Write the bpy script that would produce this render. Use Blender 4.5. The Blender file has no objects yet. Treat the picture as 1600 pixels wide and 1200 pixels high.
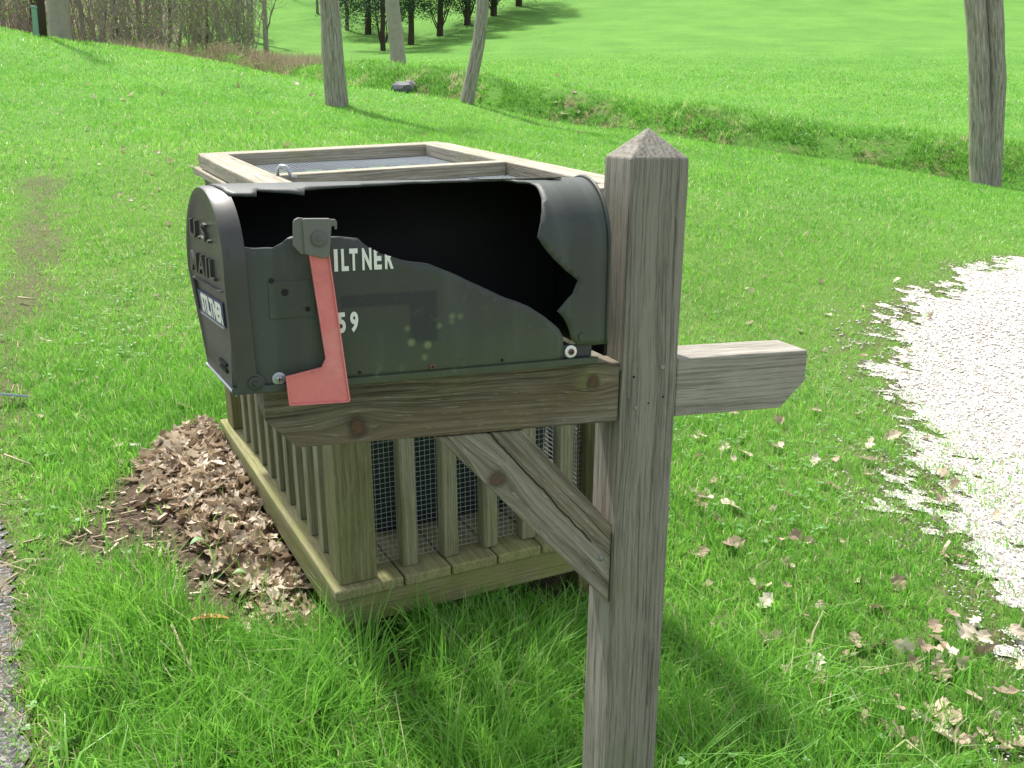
import bpy, bmesh, math, random
import numpy as np
from mathutils import Vector, Matrix, noise as mnoise
from mathutils.geometry import delaunay_2d_cdt
random.seed(7); rng = np.random.default_rng(11)
sc = bpy.context.scene
C = sc.collection
CAMZ = 1.40
# ------------------------------------------------------------------ camera
PITCH, ROLL, FPX = 0.24783, -0.01776, 1650.0
cam = bpy.data.objects.new('camera', bpy.data.cameras.new('camera')); C.objects.link(cam)
fwd = Vector((0, math.cos(PITCH), -math.sin(PITCH))); rgt = Vector((1, 0, 0)); dwn = Vector((0, -math.sin(PITCH), -math.cos(PITCH)))
cr, sr = math.cos(ROLL), math.sin(ROLL)
rt = cr*rgt + sr*dwn; dn = -sr*rgt + cr*dwn
cam.matrix_world = Matrix(((rt.x, -dn.x, -fwd.x, 0), (rt.y, -dn.y, -fwd.y, 0), (rt.z, -dn.z, -fwd.z, CAMZ), (0, 0, 0, 1)))
cam.data.sensor_width = 36; cam.data.lens = FPX/1600*36; cam.data.clip_start = 0.05; cam.data.clip_end = 1500
sc.camera = cam
# ------------------------------------------------------------------ light
SUN = Vector((-0.576, 0.858, 1.84)).normalized()
w = bpy.data.worlds.new("World"); sc.world = w; w.use_nodes = True
nt = w.node_tree; bg = nt.nodes['Background']
sky = nt.nodes.new('ShaderNodeTexSky'); sky.sky_type = 'NISHITA'; sky.sun_disc = False
sky.sun_elevation = math.asin(SUN.z); sky.sun_rotation = math.atan2(SUN.x, SUN.y)
sky.air_density = 1.0; sky.dust_density = 2.5; sky.ozone_density = 1.0
hs = nt.nodes.new('ShaderNodeHueSaturation'); hs.inputs['Saturation'].default_value = .42; nt.links.new(sky.outputs[0], hs.inputs['Color']); nt.links.new(hs.outputs[0], bg.inputs[0]); bg.inputs[1].default_value = 0.15
sl = bpy.data.lights.new('sun', 'SUN'); sl.energy = 3.7; sl.angle = math.radians(1.8); sl.color = (1, 0.955, 0.88)
so = bpy.data.objects.new('sun', sl); C.objects.link(so); so.rotation_euler = SUN.to_track_quat('Z', 'Y').to_euler(); so.location = (-5, 3, 9)
sc.view_settings.view_transform = 'Standard'; sc.view_settings.look = 'None'; sc.view_settings.gamma = 1
sc.view_settings.use_curve_mapping = False; sc.view_settings.exposure = 0.95

# ------------------------------------------------------------------ helpers: tagging and objects
def tag(o, label=None, cat=None, group=None, kind=None):
    if label: o['label'] = label
    if cat: o['category'] = cat
    if group: o['group'] = group
    if kind: o['kind'] = kind
    return o
def thing(name, label, cat, M=None, group=None):
    o = bpy.data.objects.new(name, None); C.objects.link(o); o.empty_display_size = .05
    if M is not None: o.matrix_world = M
    return tag(o, label, cat, group)
class MB:
    def __init__(s): s.v = []; s.f = []; s.g = []; s.t = []
    def add(s, vs, fs, gc=None, tint=0.5):
        n = len(s.v); s.v += [tuple(v) for v in vs]; s.f += [tuple(i+n for i in f) for f in fs]
        s.g += gc if gc else [tuple(v) for v in vs]; s.t += [tint]*len(vs)
    def box(s, lo, hi, M=None, grain=0, off=None, tint=0.5, rough=0):
        (x0, y0, z0), (x1, y1, z1) = lo, hi
        vs = [Vector(p) for p in ((x0,y0,z0),(x1,y0,z0),(x1,y1,z0),(x0,y1,z0),(x0,y0,z1),(x1,y0,z1),(x1,y1,z1),(x0,y1,z1))]
        s.add_prism(vs, [(0,3,2,1),(4,5,6,7),(0,1,5,4),(1,2,6,5),(2,3,7,6),(3,0,4,7)], M, grain, off, tint)
    def add_prism(s, vs, fs, M=None, grain=0, off=None, tint=0.5):
        if off is None: off = (random.uniform(-9, 9), random.uniform(-9, 9), random.uniform(-9, 9))
        if grain == 0: gc = [(v.x+off[0], v.z+off[1], v.y+off[2]) for v in vs]
        elif grain == 1: gc = [(v.y+off[0], v.x+off[1], v.z+off[2]) for v in vs]
        else: gc = [(v.z+off[0], v.x+off[1], v.y+off[2]) for v in vs]
        s.add([M @ v for v in vs] if M else vs, fs, gc, tint)
    def extr(s, poly, y0, y1, M=None, grain=0, off=None, tint=.5):     # polygon in local xz (ccw seen from -y), extruded over y
        n = len(poly); vs = [Vector((x, y0, z)) for x, z in poly]+[Vector((x, y1, z)) for x, z in poly]
        fs = [tuple(range(n)), tuple(range(2*n-1, n-1, -1))]+[(i, i+n, (i+1) % n+n, (i+1) % n) for i in range(n)]
        s.add_prism(vs, fs, M, grain, off, tint)
    def tube(s, pts, rad, n=6, tint=.5, gscale=True):
        pts = [Vector(p) for p in pts]; base = len(s.v); L = 0
        if not isinstance(rad, (list, tuple)): rad = [rad]*len(pts)
        o = random.uniform(0, 50); up = Vector((0.13, 0.97, 0.2)).normalized()
        vs = []; gc = []; fs = []
        for i, p in enumerate(pts):
            d = (pts[min(i+1, len(pts)-1)]-pts[max(i-1, 0)]).normalized()
            a = d.cross(up); a = a.normalized() if a.length > 1e-3 else Vector((1, 0, 0)); b = d.cross(a).normalized()
            if i: L += (p-pts[i-1]).length
            for k in range(n):
                t = 2*math.pi*k/n; q = (a*math.cos(t)+b*math.sin(t))*rad[i]
                vs.append(p+q); gc.append((L+o, q.x, q.y))
        for i in range(len(pts)-1):
            for k in range(n):
                k2 = (k+1) % n; fs.append((i*n+k, i*n+k2, (i+1)*n+k2, (i+1)*n+k))
        fs.append(tuple(range(n-1, -1, -1))); fs.append(tuple((len(pts)-1)*n+k for k in range(n)))
        s.add(vs, fs, gc, tint)
    def build(s, name, mat, parent=None, smooth=False, bevel=0, segs=2):
        me = bpy.data.meshes.new(name); me.from_pydata(s.v, [], s.f)
        a = me.attributes.new('gc', 'FLOAT_VECTOR', 'POINT'); a.data.foreach_set('vector', np.array(s.g, dtype=np.float32).ravel())
        a = me.attributes.new('tint', 'FLOAT', 'POINT'); a.data.foreach_set('value', np.array(s.t, dtype=np.float32))
        me.materials.append(mat)
        bm = bmesh.new(); bm.from_mesh(me); bmesh.ops.recalc_face_normals(bm, faces=bm.faces); bm.to_mesh(me); bm.free()
        if smooth: me.polygons.foreach_set('use_smooth', [True]*len(me.polygons))
        o = bpy.data.objects.new(name, me); C.objects.link(o)
        if parent: o.parent = parent
        if bevel:
            m = o.modifiers.new('bevel', 'BEVEL'); m.width = bevel; m.segments = segs; m.limit_method = 'ANGLE'; m.angle_limit = math.radians(35); m.harden_normals = False
        return o
def np_mesh(name, V, tris_or_quads, mat, attrs=None, k=3, smooth=False):
    me = bpy.data.meshes.new(name); F = np.asarray(tris_or_quads, dtype=np.int32)
    me.vertices.add(len(V)); me.vertices.foreach_set('co', np.asarray(V, dtype=np.float32).ravel())
    me.loops.add(F.size); me.loops.foreach_set('vertex_index', F.ravel())
    me.polygons.add(len(F)); me.polygons.foreach_set('loop_start', np.arange(0, F.size, k, dtype=np.int32))
    me.polygons.foreach_set('loop_total', np.full(len(F), k, dtype=np.int32))
    if smooth: me.polygons.foreach_set('use_smooth', np.ones(len(F), dtype=bool))
    for n, a in (attrs or {}).items():
        if a.ndim == 1: t = me.attributes.new(n, 'FLOAT', 'POINT'); t.data.foreach_set('value', a.astype(np.float32))
        else: t = me.attributes.new(n, 'FLOAT_VECTOR', 'POINT'); t.data.foreach_set('vector', a.astype(np.float32).ravel())
    me.update(calc_edges=True); me.materials.append(mat)
    o = bpy.data.objects.new(name, me); C.objects.link(o); return o

# ------------------------------------------------------------------ helpers: materials
class NT:
    def __init__(s, name):
        s.m = bpy.data.materials.new(name); s.m.use_nodes = True; s.t = s.m.node_tree; s.b = s.t.nodes['Principled BSDF']; s.out = s.t.nodes['Material Output']
    def n(s, typ, **kw):
        nd = s.t.nodes.new(typ)
        for k, v in kw.items(): setattr(nd, k, v)
        return nd
    def L(s, a, b): s.t.links.new(a, b)
    def put(s, sock, v):
        if hasattr(v, 'is_linked') or hasattr(v, 'links'): s.L(v, sock)
        else: sock.default_value = v
    def math(s, op, a, b=0.0, c=0.0, clamp=False):
        nd = s.n('ShaderNodeMath', operation=op, use_clamp=clamp)
        s.put(nd.inputs[0], a); s.put(nd.inputs[1], b); s.put(nd.inputs[2], c); return nd.outputs[0]
    def add(s, a, b): return s.math('ADD', a, b)
    def mul(s, a, b): return s.math('MULTIPLY', a, b)
    def sub(s, a, b): return s.math('SUBTRACT', a, b)
    def step(s, v, lo, hi):
        nd = s.n('ShaderNodeMapRange', interpolation_type='SMOOTHSTEP'); s.put(nd.inputs[0], v); nd.inputs[1].default_value = lo; nd.inputs[2].default_value = hi; return nd.outputs[0]
    def attr(s, name, vec=True):
        nd = s.n('ShaderNodeAttribute', attribute_name=name); return nd.outputs['Vector'] if vec else nd.outputs['Fac']
    def xyz(s, v):
        nd = s.n('ShaderNodeSeparateXYZ'); s.L(v, nd.inputs[0]); return nd.outputs[0], nd.outputs[1], nd.outputs[2]
    def vec(s, x, y, z):
        nd = s.n('ShaderNodeCombineXYZ'); s.put(nd.inputs[0], x); s.put(nd.inputs[1], y); s.put(nd.inputs[2], z); return nd.outputs[0]
    def noise(s, v, scale, detail=4, rough=.55, dist=0):
        nd = s.n('ShaderNodeTexNoise'); s.L(v, nd.inputs['Vector']); nd.inputs['Scale'].default_value = scale; nd.inputs['Detail'].default_value = detail
        nd.inputs['Roughness'].default_value = rough; nd.inputs['Distortion'].default_value = dist; return nd.outputs[0]
    def voro(s, v, scale, feat='F1', out='Distance', rand=1):
        nd = s.n('ShaderNodeTexVoronoi', feature=feat); s.L(v, nd.inputs['Vector']); nd.inputs['Scale'].default_value = scale; nd.inputs['Randomness'].default_value = rand; return nd.outputs[out]
    def ramp(s, v, stops):
        nd = s.n('ShaderNodeValToRGB'); s.put(nd.inputs[0], v); e = nd.color_ramp.elements
        while len(e) < len(stops): e.new(.5)
        for i, (p, c) in enumerate(stops): e[i].position = p; e[i].color = (*c, 1)
        return nd.outputs[0]
    def mix(s, f, a, b, mode='MIX'):
        nd = s.n('ShaderNodeMix', data_type='RGBA', blend_type=mode); s.put(nd.inputs[0], f)
        for i, v in ((6, a), (7, b)):
            if isinstance(v, tuple): nd.inputs[i].default_value = (*v, 1)
            else: s.L(v, nd.inputs[i])
        return nd.outputs[2]
    def bump(s, h, strength=.4, dist=.002, prev=None):
        nd = s.n('ShaderNodeBump'); s.L(h, nd.inputs['Height']); nd.inputs['Strength'].default_value = strength; nd.inputs['Distance'].default_value = dist
        if prev is not None: s.L(prev, nd.inputs['Normal'])
        return nd.outputs[0]
    def fin(s, col=None, rough=None, nrm=None, spec=None, metal=None, trans=None):
        b = s.b.inputs
        if col is not None:
            if isinstance(col, tuple): b['Base Color'].default_value = (*col, 1)
            else: s.L(col, b['Base Color'])
        if rough is not None: s.put(b['Roughness'], rough)
        if nrm is not None: s.L(nrm, b['Normal'])
        if spec is not None: b['Specular IOR Level'].default_value = spec
        if metal is not None: b['Metallic'].default_value = metal
        return s.m
def wood(name, light, mid, dark, knots=(), moss=0.0, mosscol=(.16, .19, .03), grain=1.0, lowmoss=None, crack=None, warm=None, streak=.5):
    N = NT(name); a, b, c = N.xyz(N.attr('gc')); b0 = b
    core = None; ring = None
    for ka, kb, r in knots:
        da = N.mul(N.sub(a, ka), 1/(r*2.3)); db = N.mul(N.sub(b0, kb), 1/(r*1.15))
        d2 = N.add(N.mul(da, da), N.mul(db, db)); e = N.math('EXPONENT', N.mul(d2, -.55))
        b = N.sub(b, N.mul(N.mul(N.sub(b0, kb), e), .93))
        da2 = N.mul(N.sub(a, ka), 1/r); dd = N.math('SQRT', N.add(N.mul(da2, da2), N.mul(db, db)))
        dd = N.add(dd, N.mul(N.sub(N.noise(N.attr('gc'), 55, 5, .7), .5), 1.1))
        k = N.sub(1.0, N.step(dd, .45, .75)); rg = N.mul(N.step(dd, .42, .62), N.sub(1.0, N.step(dd, .68, 1.15)))
        core = k if core is None else N.math('MAXIMUM', core, k); ring = rg if ring is None else N.math('MAXIMUM', ring, rg)
    wob = N.mul(N.sub(N.noise(N.vec(N.mul(a, 3.0), N.mul(b, 9), N.mul(c, 9)), 1, 2), .5), .018)
    bb = N.add(b, wob)
    g1 = N.noise(N.vec(N.mul(a, 1.8), N.mul(bb, 72*grain), N.mul(c, 72*grain)), 1, 5, .65)
    g2 = N.noise(N.vec(N.mul(a, 6), N.mul(bb, 330*grain), N.mul(c, 330*grain)), 1, 5, .72)
    g3 = N.noise(N.vec(N.mul(a, 26), N.mul(bb, 520), N.mul(c, 520)), 1, 2, .5)
    rings = N.math('SINE', N.add(N.mul(bb, 760*grain), N.mul(g1, 20.0)))
    val = N.add(N.add(N.mul(g1, .47), N.mul(g2, streak)), N.add(N.mul(rings, .035), N.mul(g3, .24)))
    col = N.ramp(val, [(.42, dark), (.56, mid), (.72, light)])
    blot = N.noise(N.attr('gc'), 7, 4, .6)
    if warm: col = N.mix(N.mul(N.step(N.noise(N.vec(N.mul(a, 2.2), N.mul(bb, 16), N.mul(c, 16)), 1, 3), .47, .68), .75), col, N.mix(.72, col, warm))
    col = N.mix(N.mul(N.step(blot, .5, .72), .42), col, N.mix(.6, col, dark))
    hi = N.step(N.noise(N.vec(N.mul(a, 30), N.mul(bb, 330), N.mul(c, 330)), 1, 3, .65), .60, .70)
    col = N.mix(N.mul(hi, .38), col, tuple(min(1, x*1.5) for x in light))
    ck = N.step(N.noise(N.vec(N.mul(a, 4.5), N.mul(bb, 300), N.mul(c, 300)), 1, 1, .4), .235, .275)
    col = N.mix(N.mul(N.sub(1.0, ck), .72), col, tuple(x*.22 for x in dark))
    if moss:
        mm = N.step(N.noise(N.attr('gc'), 5.5, 5, .65), .62-moss*.3, .85-moss*.3)
        if lowmoss is not None:
            _, _, z = N.xyz(N.n('ShaderNodeTexCoord').outputs['Object'])
            mm = N.math('MAXIMUM', N.mul(mm, .55), N.mul(N.step(N.add(z, N.mul(blot, -.25)), lowmoss, lowmoss-.45), N.add(.35, N.mul(mm, .6))))
        col = N.mix(N.mul(mm, .8), col, N.mix(.55, col, mosscol))
    h = N.add(N.mul(g2, .8), N.add(N.mul(ck, .9), N.mul(g1, .6)))
    if core is not None:
        col = N.mix(N.mul(core, .85), col, N.mix(N.noise(N.attr('gc'), 160), (.045, .026, .016), (.15, .082, .045)))
        col = N.mix(N.mul(ring, .5), col, tuple(x*.5 for x in dark)); h = N.sub(h, N.mul(ring, .8))
    if crack:                                      # a drying crack given as a,b points
        (a0, b0_), (a1, b1) = crack
        tt = N.math('MULTIPLY', N.sub(a, a0), 1/(a1-a0)); yy = N.add(N.mul(tt, b1-b0_), b0_)
        yy = N.add(yy, N.mul(N.sub(N.noise(N.vec(N.mul(a, 22), 0.0, 0.0), 1, 3), .5), .012))
        dist = N.math('ABSOLUTE', N.sub(b0, yy)); inn = N.mul(N.step(tt, 0, .02), N.sub(1.0, N.step(tt, .97, 1)))
        cc = N.mul(N.sub(1.0, N.step(dist, .0007, .0017)), inn)
        col = N.mix(N.mul(cc, .9), col, (.02, .017, .012)); h = N.sub(h, N.mul(cc, 1.5))
    return N.fin(col, .86, N.bump(h, .75, .0022), spec=.25)
def plain(name, col, rough=.5, metal=0, spec=.5, var=.15, scale=40, bump=.05):
    N = NT(name); co = N.n('ShaderNodeTexCoord').outputs['Object']; z = N.noise(co, scale, 4)
    c = N.mix(z, tuple(x*(1-var) for x in col), tuple(min(1, x*(1+var)) for x in col))
    return N.fin(c, N.add(rough-.1, N.mul(z, .2)), N.bump(z, bump, .002), spec=spec, metal=metal)
def leafmat(name, ramp, trans=.35, rough=.5, spec=.35, scalevar=True, tcol=None):
    N = NT(name); t = N.attr('tint', False); col = N.ramp(t, ramp)
    N.fin(col, rough, spec=spec)
    tr = N.n('ShaderNodeBsdfTranslucent'); N.L(N.mix(1.0, col, tcol, 'MULTIPLY') if tcol else col, tr.inputs[0]); mx = N.n('ShaderNodeMixShader'); mx.inputs[0].default_value = trans
    N.L(N.b.outputs[0], mx.inputs[1]); N.L(tr.outputs[0], mx.inputs[2]); N.L(mx.outputs[0], N.out.inputs[0]); return N.m

# ------------------------------------------------------------------ terrain
def ray(px, py):
    c = Vector(((px-800)/FPX, (py-600)/FPX, 1)); return Vector(c.x*rt + c.y*dn + c.z*fwd)
def at(px, py, depth):
    d = ray(px, py); return Vector((0, 0, CAMZ)) + d*(depth/d.y)
ctrl = [(.15,1.5,.05),(-1,1.6,.07),(1.2,1.8,.02),(0,2.3,.13),(-.45,2.2,.17),(.4,2.5,.14),(-.75,2.9,.26),(-1.05,3.5,.31),(-.3,3.8,.33),(.4,3.4,.22),
        (-1.6,2.6,.18),(-1.8,4,.33),(1.5,2.6,.02),(1.8,4,.05),(2.4,6.5,.12),(4.5,9,.22),(1.0,5,.2),(0,0,.05),(0,-6,-.2),(-8,-3,.3),(8,-3,-.5),(-14,4,2.0),(14,4,.2)]
ctrl = [Vector(c) for c in ctrl]
for px, py, d in [(0,300,9),(300,250,9.5),(700,210,14),(0,120,16),(0,45,22),(60,60,22.3),(200,76,23.5),(300,95,24.5),(400,115,25.5),(250,160,15),(525,163,17),(735,160,18.3),(622,107,25.5),
                  (1000,240,13.5),(1300,300,12.2),(1540,283,16.0),(850,182,18.0),(1200,236,16.2),(1000,150,22),(1300,190,20),(1600,230,18.6),(1000,100,29),(1600,100,30),(1000,0,46),(1600,0,46),
                  (800,60,37),(597,76,38),(420,86,34),(810,10,46),(480,60,42),(395,60,42),(540,62,42),(1300,50,37),
                  (1000,-200,74),(1600,-160,74),(500,-110,72),(60,-60,66),(250,20,44),(60,52,34),(-300,-20,40),(-300,60,22),(2000,0,46),(2000,-200,74),(-500,-200,80)]:
    ctrl.append(at(px, py, d))
ctrl += [Vector((-90,140,30)), Vector((90,140,42)), Vector((0,150,38)), Vector((-60,0,6)), Vector((60,0,2)), Vector((-60,-40,4)), Vector((60,-40,-2)), Vector((0,-40,-1))]
P = np.array([[c.x, c.y] for c in ctrl]); Zc = np.array([c.z for c in ctrl])
def tps(r2): return np.where(r2 > 1e-12, .5*r2*np.log(np.maximum(r2, 1e-12)), 0)
D2 = ((P[:,None]-P[None])**2).sum(-1); n_ = len(P)
A_ = np.zeros((n_+3, n_+3)); A_[:n_,:n_] = tps(D2)+np.eye(n_)*.02; A_[:n_,n_] = 1; A_[:n_,n_+1:] = P; A_[n_:,:n_] = A_[:n_,n_:].T
W_ = np.linalg.solve(A_, np.concatenate([Zc, [0,0,0]]))
ditch = [at(*q) for q in ((300,92,28),(430,127,24.5),(520,140,22),(610,146,21),(700,155,20.4),(860,181,19.4),(1010,198,18.6),(1200,224,17.9),(1400,252,17.6),(1500,268,17.2),(1640,285,16.8))]
DP = np.array([[c.x, c.y] for c in ditch]); DP = np.vstack([[DP[0]+(DP[0]-DP[1])*3], DP, [DP[-1]+(DP[-1]-DP[-2])*6]])
def ditch_d(X, Y):                                   # signed distance across the ditch, positive on the far side
    best = np.full(X.shape, 1e9); sg = np.zeros(X.shape)
    for i in range(len(DP)-1):
        a, b = DP[i], DP[i+1]; ab = b-a; t = np.clip(((X-a[0])*ab[0]+(Y-a[1])*ab[1])/(ab@ab), 0, 1)
        dx = X-a[0]-t*ab[0]; dy = Y-a[1]-t*ab[1]; d = np.hypot(dx, dy); m = d < best
        best = np.where(m, d, best); sg = np.where(m, np.sign(dy*ab[0]-dx*ab[1]), sg)
    return best*sg
def vnoise(X, Y, s, seed=0):
    r = np.random.default_rng(seed); T = r.random((64, 64)); x = X/s; y = Y/s; i = np.floor(x).astype(int); j = np.floor(y).astype(int); u = x-i; v = y-j
    u = u*u*(3-2*u); v = v*v*(3-2*v); g = lambda a, b: T[a % 64, b % 64]
    return (g(i,j)*(1-u)+g(i+1,j)*u)*(1-v)+(g(i,j+1)*(1-u)+g(i+1,j+1)*u)*v
def fb(X, Y, s, seed=0): return (vnoise(X,Y,s,seed)+.5*vnoise(X,Y,s/2.1,seed+1)+.25*vnoise(X,Y,s/4.3,seed+2))/1.75
def H(X, Y):
    X = np.asarray(X, float); Y = np.asarray(Y, float); sh = X.shape; x = X.ravel(); y = Y.ravel(); out = np.empty(len(x))
    for i in range(0, len(x), 20000):
        xx = x[i:i+20000]; yy = y[i:i+20000]
        out[i:i+20000] = tps((xx[:,None]-P[:,0])**2+(yy[:,None]-P[:,1])**2) @ W_[:n_] + W_[n_] + W_[n_+1]*xx + W_[n_+2]*yy
    d = ditch_d(x, y)
    e = np.where(d < 0, d/.95, d/.62); out += (-.52*np.exp(-e**2) + .20*np.exp(-((d-1.25)/.6)**2)*(.6+.8*vnoise(x, y, 1.1, 5)))*np.clip((y-12)/4, 0, 1)
    out += (fb(x, y, 1.9, 3)-.5)*.05*np.clip(y/6, .3, 2.4)
    return out.reshape(sh)
def h1(x, y): return float(H(np.array([x]), np.array([y]))[0])
def hit(px, py, lo=1.2, hi=60):
    d = ray(px, py); o = Vector((0, 0, CAMZ)); ts = np.linspace(lo, hi, 1500); X = d.x*ts; Y = d.y*ts; Zr = CAMZ+d.z*ts
    i = int(np.argmax(H(X, Y) >= Zr)); return Vector((X[i], Y[i], float(H(X[i:i+1], Y[i:i+1])[0])))
# crate frame
def rot3(y, a, b):
    return (Matrix.Rotation(y, 4, 'Z') @ Matrix.Rotation(a, 4, 'X') @ Matrix.Rotation(b, 4, 'Y'))
CRM = Matrix.Translation((-.3833, 2.2297, CAMZ-1.0495)) @ rot3(.4611, .0493, -.0514); CRI = CRM.inverted()
cra = np.array(CRI)
def crate_uv(X, Y): return cra[0,0]*X+cra[0,1]*Y+cra[0,2]*.35+cra[0,3], cra[1,0]*X+cra[1,1]*Y+cra[1,2]*.35+cra[1,3]
# ground zones: >0 inside
def m_gravel(X, Y):
    # centre line of the drive edge in world metres
    ex = np.interp(Y, [0.5, 2.3, 2.8, 3.6, 4.6, 6.2, 8.0, 9.5, 10.6], [1.7, 1.52, 1.50, 1.55, 1.84, 2.10, 3.2, 4.6, 7.5])
    return (X-ex)+(fb(X, Y, .55, 21)-.5)*.55+(vnoise(X, Y, .11, 8)-.5)*.40+(vnoise(X, Y, .05, 18)-.5)*.32 - np.clip(Y-10.2, 0, 5)*3
def m_asphalt(X, Y):
    ex = np.interp(Y, [0, 1.7, 1.9, 2.2, 2.6, 2.9, 3.4, 5, 6, 60], [-.83, -.915, -.98, -1.12, -1.315, -1.50, -1.92, -3.05, -9, -80]); return (ex-X)+(vnoise(X, Y, .07, 4)-.5)*.04+(fb(X, Y, .3, 9)-.5)*.08
def m_leafbed(X, Y):
    u, v = crate_uv(X, Y); wd = np.interp(v, [-.1, .1, .45, .9, 1.15, 1.35, 1.5], [.0, .13, .36, .54, .50, .28, 0])
    return np.where((u < .15) & (v < 1.45) & (v > -.2), wd+u+(vnoise(X, Y, .18, 31)-.5)*.22, -1)
def m_track(X, Y):      # worn strip in the grass left of the crate
    tx = np.interp(Y, [3, 4, 6, 8, 10], [-1.9, -2.15, -2.75, -3.6, -4.4]); return .30-np.abs(X-tx)+(fb(X, Y, .6, 41)-.5)*.55
def m_woods(X, Y):
    # wooded slope at upper left, beyond the ridge and up the back
    a = np.clip((-.285*Y-X)/2.0, -1, 1)*(Y > 25.5); b = np.clip((Y-49-np.clip(X+2, 0, 60)*1.6)/4, -1, 1); return np.maximum(a, b)*(Y > 25.5) + (fb(X, Y, 3, 51)-.5)*.9*(Y > 25.5)
def build_ground():
    yy = np.concatenate([np.linspace(-45, 0, 24)[:-1], np.linspace(0, 8, 120)[:-1], 8*np.power(160/8, np.linspace(0, 1, 190))])
    t = np.linspace(-1, 1, 261); t = np.sign(t)*(.3*np.abs(t)+.7*np.abs(t)**2.4)
    Y = np.repeat(yy[:,None], len(t), 1); X = t[None]*np.maximum(14, 1.05*np.abs(Y)+4)
    Z = H(X, Y); V = np.stack([X, Y, Z], -1).reshape(-1, 3); nr, nc = X.shape
    i = (np.arange(nr-1)[:,None]*nc+np.arange(nc-1)[None]).ravel(); F = np.stack([i, i+1, i+nc+1, i+nc], 1)
    d = ditch_d(X, Y); dirt = np.clip(m_leafbed(X, Y)*8+.6, 0, 1)
    u, v = crate_uv(X, Y); under = np.clip(1-np.maximum(np.maximum(-u, u-.75), np.maximum(-v, v-1.25))/.06, 0, 1)
    dirt = np.maximum.reduce([dirt, under, np.clip(m_track(X, Y)*3, 0, .62)*(Y < 9.5), .8*np.clip(1-np.abs(m_gravel(X, Y))/.35, 0, 1)*(X > 0)*(Y < 11), np.clip(1-np.abs(m_asphalt(X, Y))/.06, 0, 1)])
    bank = np.exp(-((d-.6)/.45)**2)*np.clip((fb(X, Y, 1.1, 61)-.36)*5, 0, 1)*(Y > 13)
    return np_mesh('lawn', V, F, M['ground'], {'dirt': dirt.ravel(), 'bank': bank.ravel(), 'woods': np.clip(m_woods(X, Y), 0, 1).ravel()}, 4, True)
def sheet(name, fn, x0, x1, y0, y1, step, dz, mat, bump=0):
    xs = np.arange(x0, x1, step); ys = np.arange(y0, y1, step); X, Y = np.meshgrid(xs, ys); keep = fn(X+step/2, Y+step/2) > 0
    Z = H(X, Y)+dz; nc = len(xs); idx = np.full(X.shape, -1)
    r, c = np.nonzero(keep[:-1,:-1]); used = np.zeros(X.shape, bool)
    for a, b in ((0,0),(0,1),(1,0),(1,1)): used[r+a, c+b] = True
    jit = rng.uniform(-.35, .35, X.shape+(2,))*step
    idx[used] = np.arange(used.sum()); V = np.stack([X[used]+jit[used][:,0], Y[used]+jit[used][:,1], Z[used]], 1)
    return np_mesh(name, V, np.stack([idx[r,c], idx[r,c+1], idx[r+1,c+1], idx[r+1,c]], 1), mat, {}, 4, True)

M = {}
# ground material
N = NT('ground_mat'); g = N.n('ShaderNodeNewGeometry').outputs['Position']
far = N.step(N.xyz(g)[1], 5, 16)
n1 = N.noise(g, .55, 5, .6); n2 = N.noise(g, 9, 6, .7); n3 = N.noise(g, 60, 4, .7); n4 = N.noise(N.vec(N.mul(N.xyz(g)[0], .25), N.mul(N.xyz(g)[1], 1.3), 0.0), 1, 6, .7)
gr_near = N.mix(n2, (.07, .12, .03), (.16, .24, .06))
gr_far = N.mix(N.step(N.add(N.mul(n1, .6), N.mul(n4, .4)), .3, .7), (.075, .205, .030), (.125, .285, .044))
gr_far = N.mix(N.mul(N.step(n2, .45, .75), .5), gr_far, (.17, .32, .07))
gr_far = N.mix(N.mul(N.step(n3, .50, .72), .45), gr_far, (.05, .14, .02))
col = N.mix(far, gr_near, gr_far)
soil = N.mix(N.step(N.noise(g, 45, 6, .75), .35, .7), (.045, .032, .022), (.17, .125, .085))
col = N.mix(N.math('MULTIPLY', N.attr('dirt', False), N.step(N.add(n2, N.mul(N.attr('dirt', False), .6)), .5, .85)), col, soil)
bk = N.mul(N.attr('bank', False), N.step(N.noise(g, 3.5, 6, .75), .45, .6))
col = N.mix(bk, col, N.mix(N.step(N.noise(g, 9, 4), .4, .6), (.09, .065, .035), (.30, .22, .14)))
wd = N.attr('woods', False); litter = N.mix(N.step(N.noise(g, 2.2, 8, .75), .35, .65), (.12, .09, .055), (.30, .24, .165))
litter = N.mix(N.mul(N.step(N.noise(g, .35, 4, .6), .45, .6), .55), litter, (.13, .2, .04))
col = N.mix(N.step(N.add(wd, N.mul(N.sub(N.noise(g, .8, 4), .5), .8)), .35, .65), col, litter)
M['ground'] = N.fin(col, .95, N.bump(N.add(n2, N.mul(n3, .6)), .8, .03), spec=.15)
# gravel, asphalt
N = NT('gravel_mat'); g = N.n('ShaderNodeNewGeometry').outputs['Position']
vc = N.voro(g, 80, out='Color'); vd = N.voro(g, 80); vr = N.xyz(vc)[0]; v2 = N.voro(g, 130)
c = N.ramp(vr, [(0, (.30, .27, .235)), (.2, (.52, .485, .43)), (.75, (.66, .635, .59)), (1, (.76, .74, .70))])
c = N.mix(N.mul(N.step(vd, .48, .75), .7), c, (.16, .135, .11))
c = N.mix(N.mul(N.step(N.noise(g, 2.5, 6, .7), .56, .75), .4), c, (.36, .30, .2))
M['gravel'] = N.fin(c, .9, N.bump(N.sub(1.0, vd), .8, .007, N.bump(v2, .4, .005)), spec=.3)
N = NT('asphalt_mat'); g = N.n('ShaderNodeNewGeometry').outputs['Position']
vc = N.xyz(N.voro(g, 150, out='Color'))[0]; vd = N.voro(g, 150)
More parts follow.
